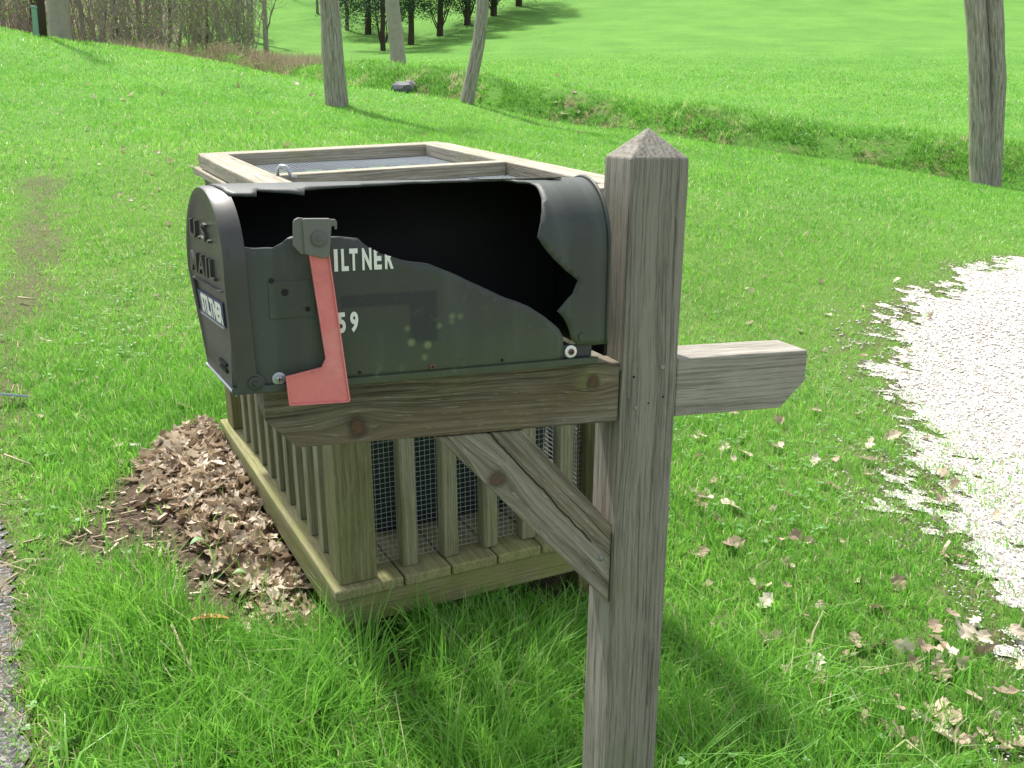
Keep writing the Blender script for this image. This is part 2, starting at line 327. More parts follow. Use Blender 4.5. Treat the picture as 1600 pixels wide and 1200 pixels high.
c = N.ramp(vc, [(0, (.045, .044, .043)), (.6, (.10, .098, .094)), (1, (.28, .27, .25))]); c = N.mix(N.step(N.noise(g, 8, 4), .55, .75), c, (.17, .14, .1))
M['asphalt'] = N.fin(c, .85, N.bump(N.sub(1.0, vd), .6, .003), spec=.3)
# plants
GR = [(0, (.075, .22, .026)), (.3, (.145, .38, .044)), (.6, (.235, .51, .070)), (.82, (.34, .58, .12)), (.92, (.46, .56, .24)), (1, (.60, .52, .34))]
M['grass'] = leafmat('grass_mat', GR, .50, .42, .45)
M['leaf'] = leafmat('dead_leaf_mat', [(0, (.06, .04, .025)), (.3, (.19, .135, .085)), (.55, (.37, .28, .19)), (.8, (.56, .46, .33)), (1, (.70, .62, .50))], .25, .55, .4)
M['orange_leaf'] = leafmat('orange_leaf_mat', [(0, (.35, .12, .02)), (1, (.62, .28, .07))], .3, .5)
M['weed'] = leafmat('weed_mat', [(0, (.09, .24, .05)), (1, (.28, .46, .2))], .3, .5)
M['needle'] = leafmat('needle_mat', [(0, (.010, .032, .012)), (.6, (.022, .06, .02)), (1, (.05, .10, .03))], .15, .6, .2)
M['bud'] = leafmat('spring_leaf_mat', [(0, (.10, .20, .04)), (1, (.24, .38, .09))], .4, .6, .2)
N = NT('bark_mat'); a, b, c_ = N.xyz(N.attr('gc'))
v = N.vec(N.mul(a, 4), N.mul(b, 46), N.mul(c_, 46)); rdg = N.noise(v, 1, 6, .7, .6); lich = N.noise(N.attr('gc'), 7, 4)
c = N.ramp(rdg, [(.34, (.14, .125, .10)), (.5, (.33, .30, .25)), (.66, (.48, .45, .39))])
c = N.mix(N.mul(N.step(lich, .55, .7), .4), c, (.30, .33, .24))
M['bark'] = N.fin(c, .95, N.bump(rdg, 1, .03), spec=.15)
N = NT('pale_bark_mat'); z = N.noise(N.attr('gc'), 6, 5)
M['pale_bark'] = N.fin(N.mix(z, (.22, .19, .155), (.42, .38, .33)), .9, spec=.2)
M['dark_bark'] = plain('dark_bark_mat', (.075, .058, .045), .95, spec=.1, var=.4, scale=8)
M['twig'] = plain('twig_mat', (.235, .205, .165), .9, spec=.15, var=.4, scale=1.5)
M['dry_stem'] = leafmat('dry_stem_mat', [(0, (.26, .21, .13)), (1, (.56, .48, .33))], .2, .8, .1)
M['stone'] = plain('stone_mat', (.26, .24, .21), .85, var=.35, scale=12, bump=.5)
M['dark_stone'] = plain('dark_stone_mat', (.09, .095, .11), .7, var=.35, scale=12, bump=.5)
M['wstone'] = plain('pale_pebble_mat', (.60, .57, .52), .85, var=.5, scale=70, bump=.3)

M['post'] = wood('post_wood', (.25, .237, .20), (.125, .118, .094), (.046, .043, .032), moss=.34, mosscol=(.14, .17, .045), streak=.62)
ground = tag(build_ground(), kind='structure')
drive = tag(sheet('gravel_driveway', lambda X, Y: m_gravel(X, Y), .6, 14, -2, 12, .03, .004, M['gravel']), kind='structure')
road = tag(sheet('road', lambda X, Y: m_asphalt(X, Y), -5, -.5, .2, 5.2, .022, .006, M['asphalt']), kind='structure')

# ================================================================== mailbox post
WD = .089
PM = Matrix.Translation((.1579, 1.478, CAMZ-.33923)) @ Matrix.Rotation(.33749, 4, 'Z')
PH = 1.07; up = Matrix.Translation((0, 0, PH))
W1 = dict(light=(.36, .34, .29), mid=(.205, .19, .158), dark=(.085, .078, .060))
M['arm'] = wood('arm_wood', (.29, .262, .205), (.16, .142, .106), (.056, .046, .033), knots=((-.3844, -.0673, .0165), (-.0446, -.027, .0115)), moss=.12, grain=.8, warm=(.15, .105, .065), streak=.40)
M['armr'] = wood('arm_end_wood', (.34, .32, .28), (.18, .167, .138), (.064, .058, .045), moss=.2, streak=.6)
M['brace'] = wood('brace_wood', (.36, .335, .28), (.23, .21, .165), (.10, .088, .064), knots=((0.0, 0.0, .0150),), moss=.1, grain=.75, crack=((-.105, .041), (.19, .032)), warm=(.20, .15, .10), streak=.34)
M['nail'] = plain('nail_metal', (.22, .23, .24), .45, .8, var=.4, scale=300)
M['dark_hole'] = plain('hole_black', (.012, .012, .012), .9)
post = thing('mailbox_post', 'weathered grey wooden post with pyramid top, cross arm and diagonal brace holding the broken mailbox', 'post', PM @ Matrix.Translation((0, 0, -PH)))
mb = MB(); hw = WD/2; ht = .287; hp = .0415; e = .004
prof = [(0, 0), (WD, 0), (WD, WD), (0, WD)]
vs = [Vector((x, y, -PH-.15)) for x, y in prof]
levels = [-.9, -.6, -.3, -.1, .05, .15, .25, ht]
for z in levels:
    vs += [Vector((x+random.uniform(-1, 1)*.0006, y+random.uniform(-1, 1)*.0006, z)) for x, y in prof]
n = len(levels)
fs = [(0, 3, 2, 1)]
for i in range(n):
    for k in range(4): fs.append((i*4+k, i*4+(k+1) % 4, i*4+4+(k+1) % 4, i*4+4+k))
vs.append(Vector((hw+.001, hw, ht+hp))); ap = len(vs)-1
for k in range(4): fs.append((n*4+k, n*4+(k+1) % 4, ap))
mb.add_prism(vs, fs, up, 2, (3.1, .4, 7.7)); mb.build('post', M['post'], post, bevel=.0022)
def arm(name, x0, x1, mat, cl, cr, ):
    c = .0412; p = []
    p += [(x0+c, -WD), (x1-c, -WD), (x1, -WD+c)] if cr else ([(x0+c, -WD), (x1, -WD)] if cl else [])
    if not cl: p = [(x0, -WD)] + p[1:]
    p += [(x1, 0), (x0, 0)]
    if cl: p += [(x0, -WD+c)]
    b = MB(); b.extr(p, .003, WD-.002, up, 0, (0, 0, 3.3)); return b.build(name, mat, post, bevel=.0028, segs=3)
arm('arm', -.505, -.0015, M['arm'], True, False)
arm('arm', WD+.001, WD+.225, M['armr'], False, True)
b = MB(); ang = math.atan2(.2535-.0915, -(.147)); cpt = Vector((-.1851, 0, -.1625))
poly = [(-.273, -.0915), (-.0015, -.380), (-.0015, -.252), (-.147, -.0915)]
ax = Vector((.2715, 0, -.2885)).normalized(); bx = Vector((.2885, 0, .2715)).normalized()
vs = [Vector((x, y, z)) for y in (.008, WD-.006) for x, z in poly]
gc = [((v-cpt).dot(ax), (v-cpt).dot(bx), v.y) for v in vs]
b.add([up @ v for v in vs], [(0,1,2,3),(7,6,5,4),(0,4,5,1),(1,5,6,2),(2,6,7,3),(3,7,4,0)], gc); b.build('brace', M['brace'], post, bevel=.002)
def disc(mb, c, ax, r, th, n=14, dome=0.0, tint=.5):
    ax = Vector(ax).normalized(); a = ax.orthogonal().normalized(); d = ax.cross(a); c = Vector(c)
    vs = [c+(a*math.cos(2*math.pi*k/n)+d*math.sin(2*math.pi*k/n))*r for k in range(n)]
    vs += [v+ax*th*.8 for v in vs]; vs += [c+ax*th*.8+(v-c)*.72+ax*(th*.2+dome*.5) for v in vs[:n]]; vs.append(c+ax*(th+dome))
    fs = [tuple(range(n-1, -1, -1))]
    for q in (0, 1):
        for k in range(n): fs.append((q*n+k, q*n+(k+1) % n, q*n+n+(k+1) % n, q*n+n+k))
    for k in range(n): fs.append((2*n+k, 2*n+(k+1) % n, 3*n))
    mb.add(vs, fs, None, tint)
for x, z, r, y in ((.0645, -.0106, .0038, -.0001), (.0243, -.0691, .0034, -.0001), (-.0175, -.3034, .0048, .0079)):
    b = MB(); disc(b, (x, y, z+PH), (0, -1, 0), r, .0012); b.build('nail', M['nail'], post, True)
for x, z, r, y in ((.0189, -.0226, .0022, 0), (.0447, -.0638, .0016, 0), (.0682, -.0558, .0018, 0)):
    b = MB(); disc(b, (x, y, z+PH), (0, -1, 0), r, .0006, 8); b.build('nail_hole', M['dark_hole'], post)

# ================================================================== mailbox
BT = .012; BM = PM @ Matrix.Translation((-.5545, .0310, .009)) @ Matrix.Rotation(.045, 4, 'Z') @ Matrix.Rotation(-BT, 4, 'Y'); BH = .0875; BS = .156; BL = .514
N = NT('mailbox_plastic'); o = N.n('ShaderNodeTexCoord').outputs['Object']; x, y, z = N.xyz(o)
bl = N.noise(o, 14, 5, .65); fine = N.noise(o, 120, 4, .6); st = N.noise(N.vec(N.mul(x, 30), N.mul(y, 3), N.mul(z, 3)), 1, 4)
c = N.mix(bl, (.028, .034, .031), (.046, .056, .045)); c = N.mix(N.mul(N.step(st, .45, .7), .35), c, (.085, .10, .088))
low = N.sub(1.0, N.step(N.add(z, N.mul(N.sub(bl, .5), .12)), -.01, .10)); near = N.mul(low, N.step(x, .02, .2))
c = N.mix(N.mul(near, .5), c, (.062, .085, .030))
gx = N.mul(N.step(x, .135, .142), N.sub(1.0, N.step(x, .262, .268)))
ghost = N.mul(gx, N.math('MAXIMUM', N.mul(N.step(z, .092, .096), N.sub(1.0, N.step(z, .108, .112))), N.mul(N.step(x, .225, .232), N.mul(N.step(z, .040, .048), N.sub(1.0, N.step(z, .105, .11))))))
c = N.mix(N.mul(ghost, .75), c, (.016, .018, .023))
sp = N.voro(N.vec(x, z, 0.0), 62); spm = N.mul(N.mul(N.sub(1.0, N.step(sp, .12, .46)), N.step(N.noise(o, 26, 2), .48, .62)), N.mul(N.step(x, .14, .2), N.mul(N.sub(1.0, N.step(x, .27, .36)), N.sub(1.0, N.step(z, .07, .105)))))
c = N.mix(N.mul(spm, .55), c, (.22, .27, .12))
dust = N.step(fine, .62, .75); c = N.mix(N.mul(dust, .18), c, (.2, .2, .18))
M['mbox'] = N.fin(c, N.add(.44, N.mul(bl, .16)), N.bump(N.add(fine, N.mul(bl, 2)), .12, .001), spec=.45)
M['mboxin'] = plain('mailbox_inner_shade', (.006, .007, .007), .65, var=.3, scale=30, spec=.2)  # shade inside the box painted as near-black on its inner faces
M['door'] = plain('mailbox_door_plastic', (.050, .050, .046), .42, var=.25, scale=22, bump=.15)
M['tray'] = plain('mailbox_tray_plastic', (.022, .026, .032), .5, var=.25, scale=60)
M['bracket'] = plain('flag_bracket_plastic', (.135, .140, .125), .6, var=.12, scale=60, bump=.15)
M['decal'] = plain('white_decal', (.74, .76, .70), .5, var=.10, scale=90)
M['navy'] = plain('navy_label', (.025, .03, .09), .4, var=.2)
M['rust'] = plain('rusty_screw', (.19, .105, .075), .7, .3, var=.5, scale=400)
M['zinc'] = plain('zinc_metal', (.42, .45, .47), .4, .7, var=.2, scale=200)
M['rib'] = plain('rib_brown', (.10, .075, .06), .6, var=.3)
N = NT('red_flag_plastic'); o = N.n('ShaderNodeTexCoord').outputs['Object']; bl = N.noise(o, 22, 5, .6); f2 = N.noise(o, 160, 3)
c = N.mix(bl, (.62, .145, .145), (.74, .25, .245)); c = N.mix(N.mul(N.step(f2, .6, .75), .3), c, (.42, .10, .10)); c = N.mix(N.mul(N.step(bl, .52, .70), .45), c, (.44, .12, .11)); c = N.mix(N.mul(N.step(N.noise(o, 9, 5, .7), .5, .68), .3), c, (.80, .42, .40))
M['flag'] = N.fin(c, .5, N.bump(bl, .1, .002), spec=.4)
box = thing('mailbox', 'black plastic rural mailbox with torn open side and red flag, on the post arm', 'mailbox', BM)
def arch(x, s, off=0.0):
    A = BH*math.pi; r = BH+off
    if s <= BS: return Vector((x, -r, s))
    if s >= BS+A: return Vector((x, r, BS-(s-BS-A)))
    t = (s-BS)/BH; return Vector((x, -r*math.cos(t), BS+r*math.sin(t)))
STOT = 2*BS+BH*math.pi
def jag(pts, amp=.0006, seg=.006):
    out = []
    for i in range(len(pts)-1):
        a = Vector(pts[i]); b = Vector(pts[i+1]); k = max(1, int((b-a).length/seg))
        for j in range(k):
            q = a.lerp(b, j/k); out.append((q.x+(random.uniform(-amp, amp) if j else 0), q.y+(random.uniform(-amp, amp) if j else 0)))
    out.append(tuple(pts[-1])); return out
def inpoly(p, poly):
    r = False; j = len(poly)-1
    for i in range(len(poly)):
        a, b = poly[i], poly[j]
        if (a[1] > p[1]) != (b[1] > p[1]) and p[0] < (b[0]-a[0])*(p[1]-a[1])/(b[1]-a[1])+a[0]: r = not r
        j = i
    return r
def panel(name, poly, mat, parent, th=.0026, off=0, lift=None):
    n = len(poly); vs = [Vector(p) for p in poly]; es = [(i, (i+1) % n) for i in range(n)]
    x0 = min(p[0] for p in poly); x1 = max(p[0] for p in poly); s0 = min(p[1] for p in poly); s1 = max(p[1] for p in poly); g = .009
    xx = x0+g
    while xx < x1:
        ss = s0+g
        while ss < s1:
            if inpoly((xx, ss), poly) and min((Vector((xx, ss))-v).length for v in vs) > .004: vs.append(Vector((xx, ss)))
            ss += g
        xx += g
    V, _, F, _, _, _ = delaunay_2d_cdt(vs, es, [], 1, 1e-6)
    F = [f for f in F if inpoly((sum(V[i].x for i in f)/3, sum(V[i].y for i in f)/3), poly)]
    b = MB(); P3 = []
    for v in V:
        p = arch(v.x, v.y, off+(lift(v.x, v.y) if lift else 0)); P3.append(p)
    b.add(P3, F); o = b.build(name, mat, parent, True)
    bm = bmesh.new(); bm.from_mesh(o.data)
    bmesh.ops.recalc_face_normals(bm, faces=bm.faces)
    tot = sum(f.calc_area()*f.normal.dot(Vector((0, f.calc_center_median().y, max(0, f.calc_center_median().z-BS)))) for f in bm.faces)
    if tot < 0: bmesh.ops.reverse_faces(bm, faces=bm.faces)
    bm.to_mesh(o.data); bm.free()
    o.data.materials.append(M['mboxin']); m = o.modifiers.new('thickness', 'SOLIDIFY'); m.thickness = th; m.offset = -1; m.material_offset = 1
    return o
right = [(.395, .2785), (.4013, .2709), (.4172, .2665), (.4225, .258), (.4232, .2450), (.4219, .2297), (.4169, .209), (.4097, .1867), (.4049, .1726), (.4153, .1573), (.4282, .1425), (.4495, .1237), (.4646, .1119), (.4593, .1001), (.4567, .0941), (.4458, .0834), (.4345, .0719), (.4415, .0654), (.4483, .0554), (.4531, .0437), (.4572, .0302), (.4668, .0212), (.5136, .0215)]
low = [(.4442, .0248), (.444, .0354), (.4373, .0473), (.4326, .052), (.4158, .066), (.3911, .082), (.3553, .0967), (.3117, .1181), (.286, .1308), (.2567, .1435), (.2277, .1487), (.2195, .1506), (.2033, .156), (.1889, .1613), (.1756, .1697), (.1644, .1803), (.1487, .1824), (.1331, .1837), (.1171, .1795), (.1019, .1824), (.0945, .1865), (.0829, .1853), (.079, .1839), (.0709, .1779), (.0606, .1729), (.0403, .1732), (.0196, .1751), (.006, .176)]
top = [(.0057, .2769), (.0176, .2496), (.0508, .247), (.0532, .2609), (.1092, .2485), (.1118, .2604), (.14, .2645), (.17, .2675), (.2246, .273), (.247, .2778), (.2818, .2791), (.3858, .2843)]
up_poly = [(.0, .30)] + jag(top, .0007) + jag(right, .0004) + [(BL, STOT), (0, STOT)]
low_poly = [(.003, .0), (.443, .0)] + jag(low, .0004)
box_lo = panel('side_panel', low_poly, M['mbox'], box)
shell = panel('shell', up_poly, M['mbox'], box)
flap = panel('torn_strip', [(.34, .291), (.36, .2835)] + jag([(.3858, .2832), (.425, .2795), (.4649, .2751)], .0008) + [(.47, .279), (.44, .286), (.40, .292)], M['mbox'], box, .002, .0012, lambda x, s: max(0, .283-s)*.35)
# rear wall in the painted shade black, floor tray with ribs, rear lip
b = MB(); k = 20
pr = [(-BH+.003, .004)]+[(-(BH-.003)*math.cos(math.pi*i/k), BS+(BH-.003)*math.sin(math.pi*i/k)) for i in range(k+1)]+[(BH-.003, .004)]
vs = [Vector((BL-.006, y, z)) for y, z in pr]+[Vector((BL-.001, y, z)) for y, z in pr]; n = len(pr)
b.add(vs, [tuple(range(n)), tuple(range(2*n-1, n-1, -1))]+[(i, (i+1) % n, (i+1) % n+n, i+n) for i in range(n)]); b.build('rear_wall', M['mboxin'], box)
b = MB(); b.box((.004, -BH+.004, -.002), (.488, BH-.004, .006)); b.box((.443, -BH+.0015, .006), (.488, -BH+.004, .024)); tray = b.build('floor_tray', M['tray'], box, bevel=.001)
b = MB()
for i in range(34): b.box((.02+i*.0, -BH+.010+i*.0049, .0062), (.484, -BH+.0115+i*.0049, .0105))
b.build('floor_rib', M['rib'], tray)
tag(bpy.data.objects['floor_rib'], kind=None)
b = MB(); b.box((.002, -BH-.0045, -.0045), (.4965, -BH+.0005, .0048)); b.build('bottom_lip', M['mbox'], box, bevel=.0012)
b = MB()                                               # rear rim bead round the arch
rim = [arch(BL-.004, s, .0012) for s in np.linspace(.0225, STOT-.004, 60)]; b.tube(rim, .0026, 6); b.build('rear_rim', M['mbox'], box, True)
b = MB()                                               # front rim of the opening on the lower panel
b.tube([arch(.007, s, .0008) for s in np.linspace(.006, .172, 20)], .003, 6); b.build('front_rim', M['mbox'], box, True)
# raised flag pad with holes
b = MB(); b.box((.052, -BH-.0012, .086), (.108, -BH+.0005, .132)); pad = b.build('flag_pad', M['mbox'], box, bevel=.0011)
for x, z, r in ((.0562, .1329, .0032), (.0715, .1181, .0044), (.0984, .0961, .0032), (.161, .0104, .0024), (.3548, .0108, .0022)):
    b = MB(); disc(b, (x, -BH-.0013 if x < .11 else -BH-.0001, z), (0, -1, 0), r, .0006, 16); b.build('screw_hole', M['dark_hole'], box)
# screws
def phillips(x, z, r, mat, wr=0, wmat=None, y=-BH):
    b = MB()
    if wr: disc(b, (x, y, z), (0, -1, 0), wr, .0022, 24); wsh = b.build('washer', wmat, box, True); b = MB()
    yy = y-(.0022 if wr else 0)
    disc(b, (x, yy, z), (0, -1, 0), r, .0018, 16, .001); s_ = b.build('screw', mat, box, True)
    c_ = MB(); c_.box((x-r*.6, yy-.0034, z-r*.13), (x+r*.6, yy-.0026, z+r*.13)); c_.box((x-r*.13, yy-.0035, z-r*.6), (x+r*.13, yy-.0026, z+r*.6)); c_.build('screw_slot', M['dark_hole'], s_)
phillips(.0594, .0108, .0046, M['zinc'], .0088, M['zinc'])
phillips(.2574, .0100, .0042, M['rust'])
phillips(.4557, .0145, .0045, M['rust'], .0088, M['decal'], -BH+.001)
b = MB(); disc(b, (.0298, -BH, .0085), (0, -1, 0), .0128, .004, 28); disc(b, (.0298, -BH-.004, .0085), (0, -1, 0), .0085, .002, 24); disc(b, (.0298, -BH-.006, .0085), (0, -1, 0), .003, .003, 12); b.build('hinge_knob', M['mbox'], box, True)
b = MB(); disc(b, (.4725, -BH-.0002, .0335), (0, -1, 0), .0062, .0015, 20); b.build('rivet', M['mbox'], box, True)
# door: an arch plate, slightly ajar and twisted, with a deep rim
def doorx(y, z): zc = max(0, min(z, .13)); return -.0005-.088*zc+y*(-.082-.47*zc)-.03*max(0, z-.13)*0
DH = .0915; DS = .150
out = [(-DH, -.004)]+[(-DH, DS*i/8) for i in range(1, 8)]+[(-DH*math.cos(math.pi*i/36), DS+DH*math.sin(math.pi*i/36)) for i in range(37)]+[(DH, DS*i/8) for i in range(7, 0, -1)]+[(DH, -.004)]
b = MB(); nn = len(out); c0 = (0, .11)
def ringv(sc_, dx): return [Vector((doorx(c0[0]+(y-c0[0])*sc_, c0[1]+(z-c0[1])*sc_)+dx, c0[0]+(y-c0[0])*sc_, c0[1]+(z-c0[1])*sc_)) for y, z in out]
rings = [ringv(.985, .026), ringv(1, .026), ringv(1, .004), ringv(.985, 0), ringv(.90, 0), ringv(.885, .0012), ringv(.6, .0012), ringv(.3, .0012)]
vs = [v for r_ in rings for v in r_]; vs.append(Vector((doorx(0, .11)+.0012, 0, .11))); fs = []
for q in range(len(rings)-1):
    for k in range(nn): fs.append((q*nn+k, q*nn+(k+1) % nn, (q+1)*nn+(k+1) % nn, (q+1)*nn+k))
for k in range(nn): fs.append(((len(rings)-1)*nn+k, (len(rings)-1)*nn+(k+1) % nn, len(vs)-1))
b.add(vs, fs); door = b.build('door', M['door'], box, True)
m = door.modifiers.new('thickness', 'SOLIDIFY'); m.thickness = .003; m.offset = -1
m = door.modifiers.new('edge', 'EDGE_SPLIT'); m.split_angle = math.radians(40)
def text_mesh(body, h, wid, bold=.03, ext=0.0, spacing=1.0):
    """flat triangles of a word: list of 2-D tris centred at 0, height h, width wid"""
    cu = bpy.data.curves.new('t', 'FONT'); cu.body = body; cu.size = 1; cu.offset = bold; cu.resolution_u = 6; cu.space_character = spacing
    ob = bpy.data.objects.new('t', cu); C.objects.link(ob); dg = bpy.context.evaluated_depsgraph_get(); dg.update()
    me = bpy.data.meshes.new_from_object(ob.evaluated_get(dg)); bm = bmesh.new(); bm.from_mesh(me); bmesh.ops.triangulate(bm, faces=bm.faces)
    xs = [v.co.x for v in bm.verts]; ys = [v.co.y for v in bm.verts]; sx = wid/(max(xs)-min(xs)); sy = h/(max(ys)-min(ys)); cx = (max(xs)+min(xs))/2; cy = (max(ys)+min(ys))/2
    for v in bm.verts: v.co = Vector(((v.co.x-cx)*sx, (v.co.y-cy)*sy, 0))
    for _ in range(4):
        es = [e for e in bm.edges if e.calc_length() > .0022]
        if not es: break
        bmesh.ops.subdivide_edges(bm, edges=es, cuts=1); bmesh.ops.triangulate(bm, faces=bm.faces)
    bm.verts.ensure_lookup_table()
    V = [(v.co.x, v.co.y) for v in bm.verts]; F = [tuple(v.index for v in f.verts) for f in bm.faces]
    bm.free(); bpy.data.objects.remove(ob); bpy.data.curves.remove(cu); bpy.data.meshes.remove(me); return V, F
def decal(name, body, h, wid, fn, mat, parent, clip=None, th=.0004, **kw):
    V, F = text_mesh(body, h, wid, **kw)
    if clip: F = [f for f in F if clip(sum(V[i][0] for i in f)/3, sum(V[i][1] for i in f)/3)]
    b = MB(); b.add([fn(x, y) for x, y in V], F); o = b.build(name, mat, parent)
    m = o.modifiers.new('thickness', 'SOLIDIFY'); m.thickness = th; m.offset = 0; return o
# side lettering: the word runs along x, its top is torn away with the panel
def side(cx, cs): return lambda x, y: arch(cx+x, cs+y, .0009)
def letters(name, items, cs, h, clip=None, bold=.04):
    b = MB()
    for ch, cx, wd2 in items:
        V, F = text_mesh(ch, h, wd2, bold=bold)
        if clip: F = [f for f in F if clip(cx+sum(V[i][0] for i in f)/3, cs+sum(V[i][1] for i in f)/3-.0005)]
        b.add([arch(cx+x, cs+y, .0009) for x, y in V], F)
    o = b.build(name, M['decal'], box_lo); m = o.modifiers.new('thickness', 'SOLIDIFY'); m.thickness = .0004; m.offset = 0
letters('name_letters', (('S', .1110, .0100), ('T', .1218, .0095), ('I', .1355, .0046), ('L', .1468, .0090), ('T', .1577, .0105), ('N', .1743, .0118), ('E', .1882, .0098), ('R', .2027, .0110)), .1541, .0272, lambda x, y: inpoly((x, y), low_poly))
letters('number_letters', (('3', .1215, .0100), ('5', .1400, .0100), ('9', .1560, .0102)), .0760, .0262)
# door lettering (raised) and the name plate
def dface(cy, cz, dx=-.0006): return lambda x, y: Vector((doorx(cy-x, cz+y)+dx, cy-x, cz+y))
decal('raised_letters', 'U.S.', .023, .092, dface(.008, .186), M['door'], door, None, th=.005, spacing=1.25, bold=.01)
decal('raised_letters', 'MAIL', .025, .112, dface(.003, .143), M['door'], door, None, th=.005, spacing=1.2, bold=.01)
def dplate(name, y0, y1, z0, z1, mat, dx, th):
    b = MB(); n = 8; vs = []
    for i in range(n+1):
        for j in range(n+1):
            y = y0+(y1-y0)*i/n; z = z0+(z1-z0)*j/n; vs.append(Vector((doorx(y, z)+dx, y, z)))
    b.add(vs, [(i*(n+1)+j, i*(n+1)+j+1, (i+1)*(n+1)+j+1, (i+1)*(n+1)+j) for i in range(n) for j in range(n)]); o = b.build(name, mat, door)
    m = o.modifiers.new('thickness', 'SOLIDIFY'); m.thickness = th; m.offset = 0; return o
dplate('name_plate', -.072, .052, .0765, .1065, M['navy'], -.0002, .002)
decal('name_letters', 'STILTNER', .0255, .108, dface(-.017, .0915, -.0018), M['decal'], door, None, spacing=1.0, bold=.05)
for q in ((-.074, .060, .120, .1215), (.058, .060, .078, .120), (-.072, .050, .0745, .0762)): dplate('plate_ridge', q[0], q[1], q[2], q[3], M['zinc'] if q[2] < .0746 else M['door'], -.001, .004)
for zz in (.014, .022): dplate('door_slot', -.050, -.012, zz, zz+.0045, M['dark_hole'], -.0002, .003)
b = MB(); b.tube([Vector((doorx(y, -.003)-.0005, y, -.004)) for y in np.linspace(-DH, DH, 14)], .0022, 6); b.build('hinge_rod', M['zinc'], box, True)
# flag with its moulded rim
FY = -BH-.0125; fl = [(.0985, .168), (.1014, .1609), (.1157, .0334), (.1106, .0240), (.0657, .0160), (.0686, -.0210), (.1442, -.0232), (.1465, -.020), (.1448, -.0033), (.1235, .1771), (.118, .186), (.104, .183)]
# outline as in the photo: shaft leans, blade at the bottom
fl = [(.1000, .170), (.1157, .0345), (.1106, .0240), (.0657, .0160), (.0686, -.0210), (.1430, -.0234), (.1447, -.0205), (.1240, .1740), (.119, .186), (.104, .184)]
fl = fl[::-1]
b = MB(); b.extr(fl[::-1], FY, FY+.003); flg = b.build('flag', M['flag'], box, bevel=.0006)
b = MB(); lp = [Vector((x, FY-.0008, z)) for x, z in fl]; cen = Vector((.115, FY-.0008, .05))
def inset(pts, d):
    out = []; n = len(pts)
    for i in range(n):
        a = pts[i-1]; c = pts[i]; e_ = pts[(i+1) % n]; d1 = (c-a).normalized(); d2 = (e_-c).normalized()
        n1 = Vector((-d1.z, 0, d1.x)); n2 = Vector((-d2.z, 0, d2.x)); nn_ = (n1+n2).normalized(); k_ = d/max(.35, nn_.dot(n1)); out.append((c, nn_*k_))
    area = sum(pts[i-1].x*pts[i].z-pts[i].x*pts[i-1].z for i in range(n)); sg = 1 if area > 0 else -1
    return [c+v*sg for c, v in out]
ip = inset(lp, .0018); n = len(lp)
vs = [v+Vector((0, .001, 0)) for v in lp]+[v+Vector((0, -.0018, 0)) for v in lp]+[v+Vector((0, -.0018, 0)) for v in ip]+[v+Vector((0, .001, 0)) for v in ip]
b.add(vs, [(q*n+k, q*n+(k+1) % n, ((q+1) % 4)*n+(k+1) % n, ((q+1) % 4)*n+k) for q in range(4) for k in range(n)]); b.build('flag_rim', M['flag'], flg, bevel=.0005)
# bracket that clamps the flag's top end
BY = -BH-.0165
b = MB(); b.extr([(.0945, .1655), (.1194, .1589), (.1242, .1618), (.1288, .2045), (.1262, .2071), (.0952, .2079), (.0935, .206)], BY-.002, BY+.0045); brk = b.build('flag_bracket', M['bracket'], box, bevel=.0012)
b = MB(); b.extr([(.0819, .1757), (.0906, .1654), (.0960, .1655), (.0960, .2079), (.0895, .2088), (.0845, .2065), (.0830, .2030)], BY+.001, BY+.006); b.build('bracket_wing', M['bracket'], brk, bevel=.0008)
b = MB(); b.extr([(.1270, .1975), (.1320, .1975), (.1325, .1935), (.1350, .1935), (.1355, .2020), (.1335, .2055), (.1270, .2060)], BY+.001, BY+.0045); b.build('bracket_hook', M['bracket'], brk, bevel=.0006)
b = MB(); b.tube([Vector((.112, BY+.004, .182)), Vector((.112, -BH+.02, .182))], .006, 12); b.build('pivot_pin', M['tray'], brk, True)
b = MB(); disc(b, (.1122, BY-.002, .1835), (0, -1, 0), .0098, .0022, 28); disc(b, (.1122, BY-.0042, .1835), (0, -1, 0), .0030, .0010, 12); b.build('pivot_screw', plain('pivot_plastic', (.10, .10, .095), .55), brk, True)

# ================================================================== slatted crate
LM = dict(mosscol=(.19, .23, .03))
M['cpost'] = wood('crate_post_wood', (.28, .265, .165), (.185, .17, .10), (.095, .085, .045), moss=.35, lowmoss=.42, grain=.55, streak=.3, **LM)
M['cslat'] = wood('crate_slat_wood', (.27, .26, .185), (.175, .165, .112), (.085, .078, .048), moss=.3, lowmoss=.25, grain=.9, **LM)
M['cdeck'] = wood('crate_deck_wood', (.32, .29, .17), (.21, .19, .105), (.10, .085, .045), moss=.75, lowmoss=.20, grain=.7, **LM)
M['clid'] = wood('crate_lid_wood', (.44, .41, .33), (.27, .245, .185), (.13, .112, .08), moss=.25, mosscol=(.30, .30, .10), grain=.9)
M['wire'] = plain('galvanized_wire', (.46, .50, .55), .5, .3, var=.2, scale=90)
crate = thing('slatted_crate', 'low wooden slatted crate with wire mesh lid standing on leaf litter behind the mailbox', 'crate', CRM)
CW, CD, CT = .755, 1.215, .805
for i, (x, y) in enumerate(((0, 0), (CW-.089, 0), (0, CD-.065), (CW-.089, CD-.065))):
    b = MB(); b.box((x, y, 0), (x+.089, y+.089, CT), None, 2, (random.uniform(0, 5), .03, random.uniform(0, 5))); b.build('corner_post', M['cpost'], crate, bevel=.003)
for i in range(5):
    for y in (.022, CD-.02):
        b = MB(); x = .18+.105*i; b.box((x-.019, y, 0), (x+.019, y+.038, CT), None, 2); b.build('slat', M['cslat'], crate, bevel=.0025)
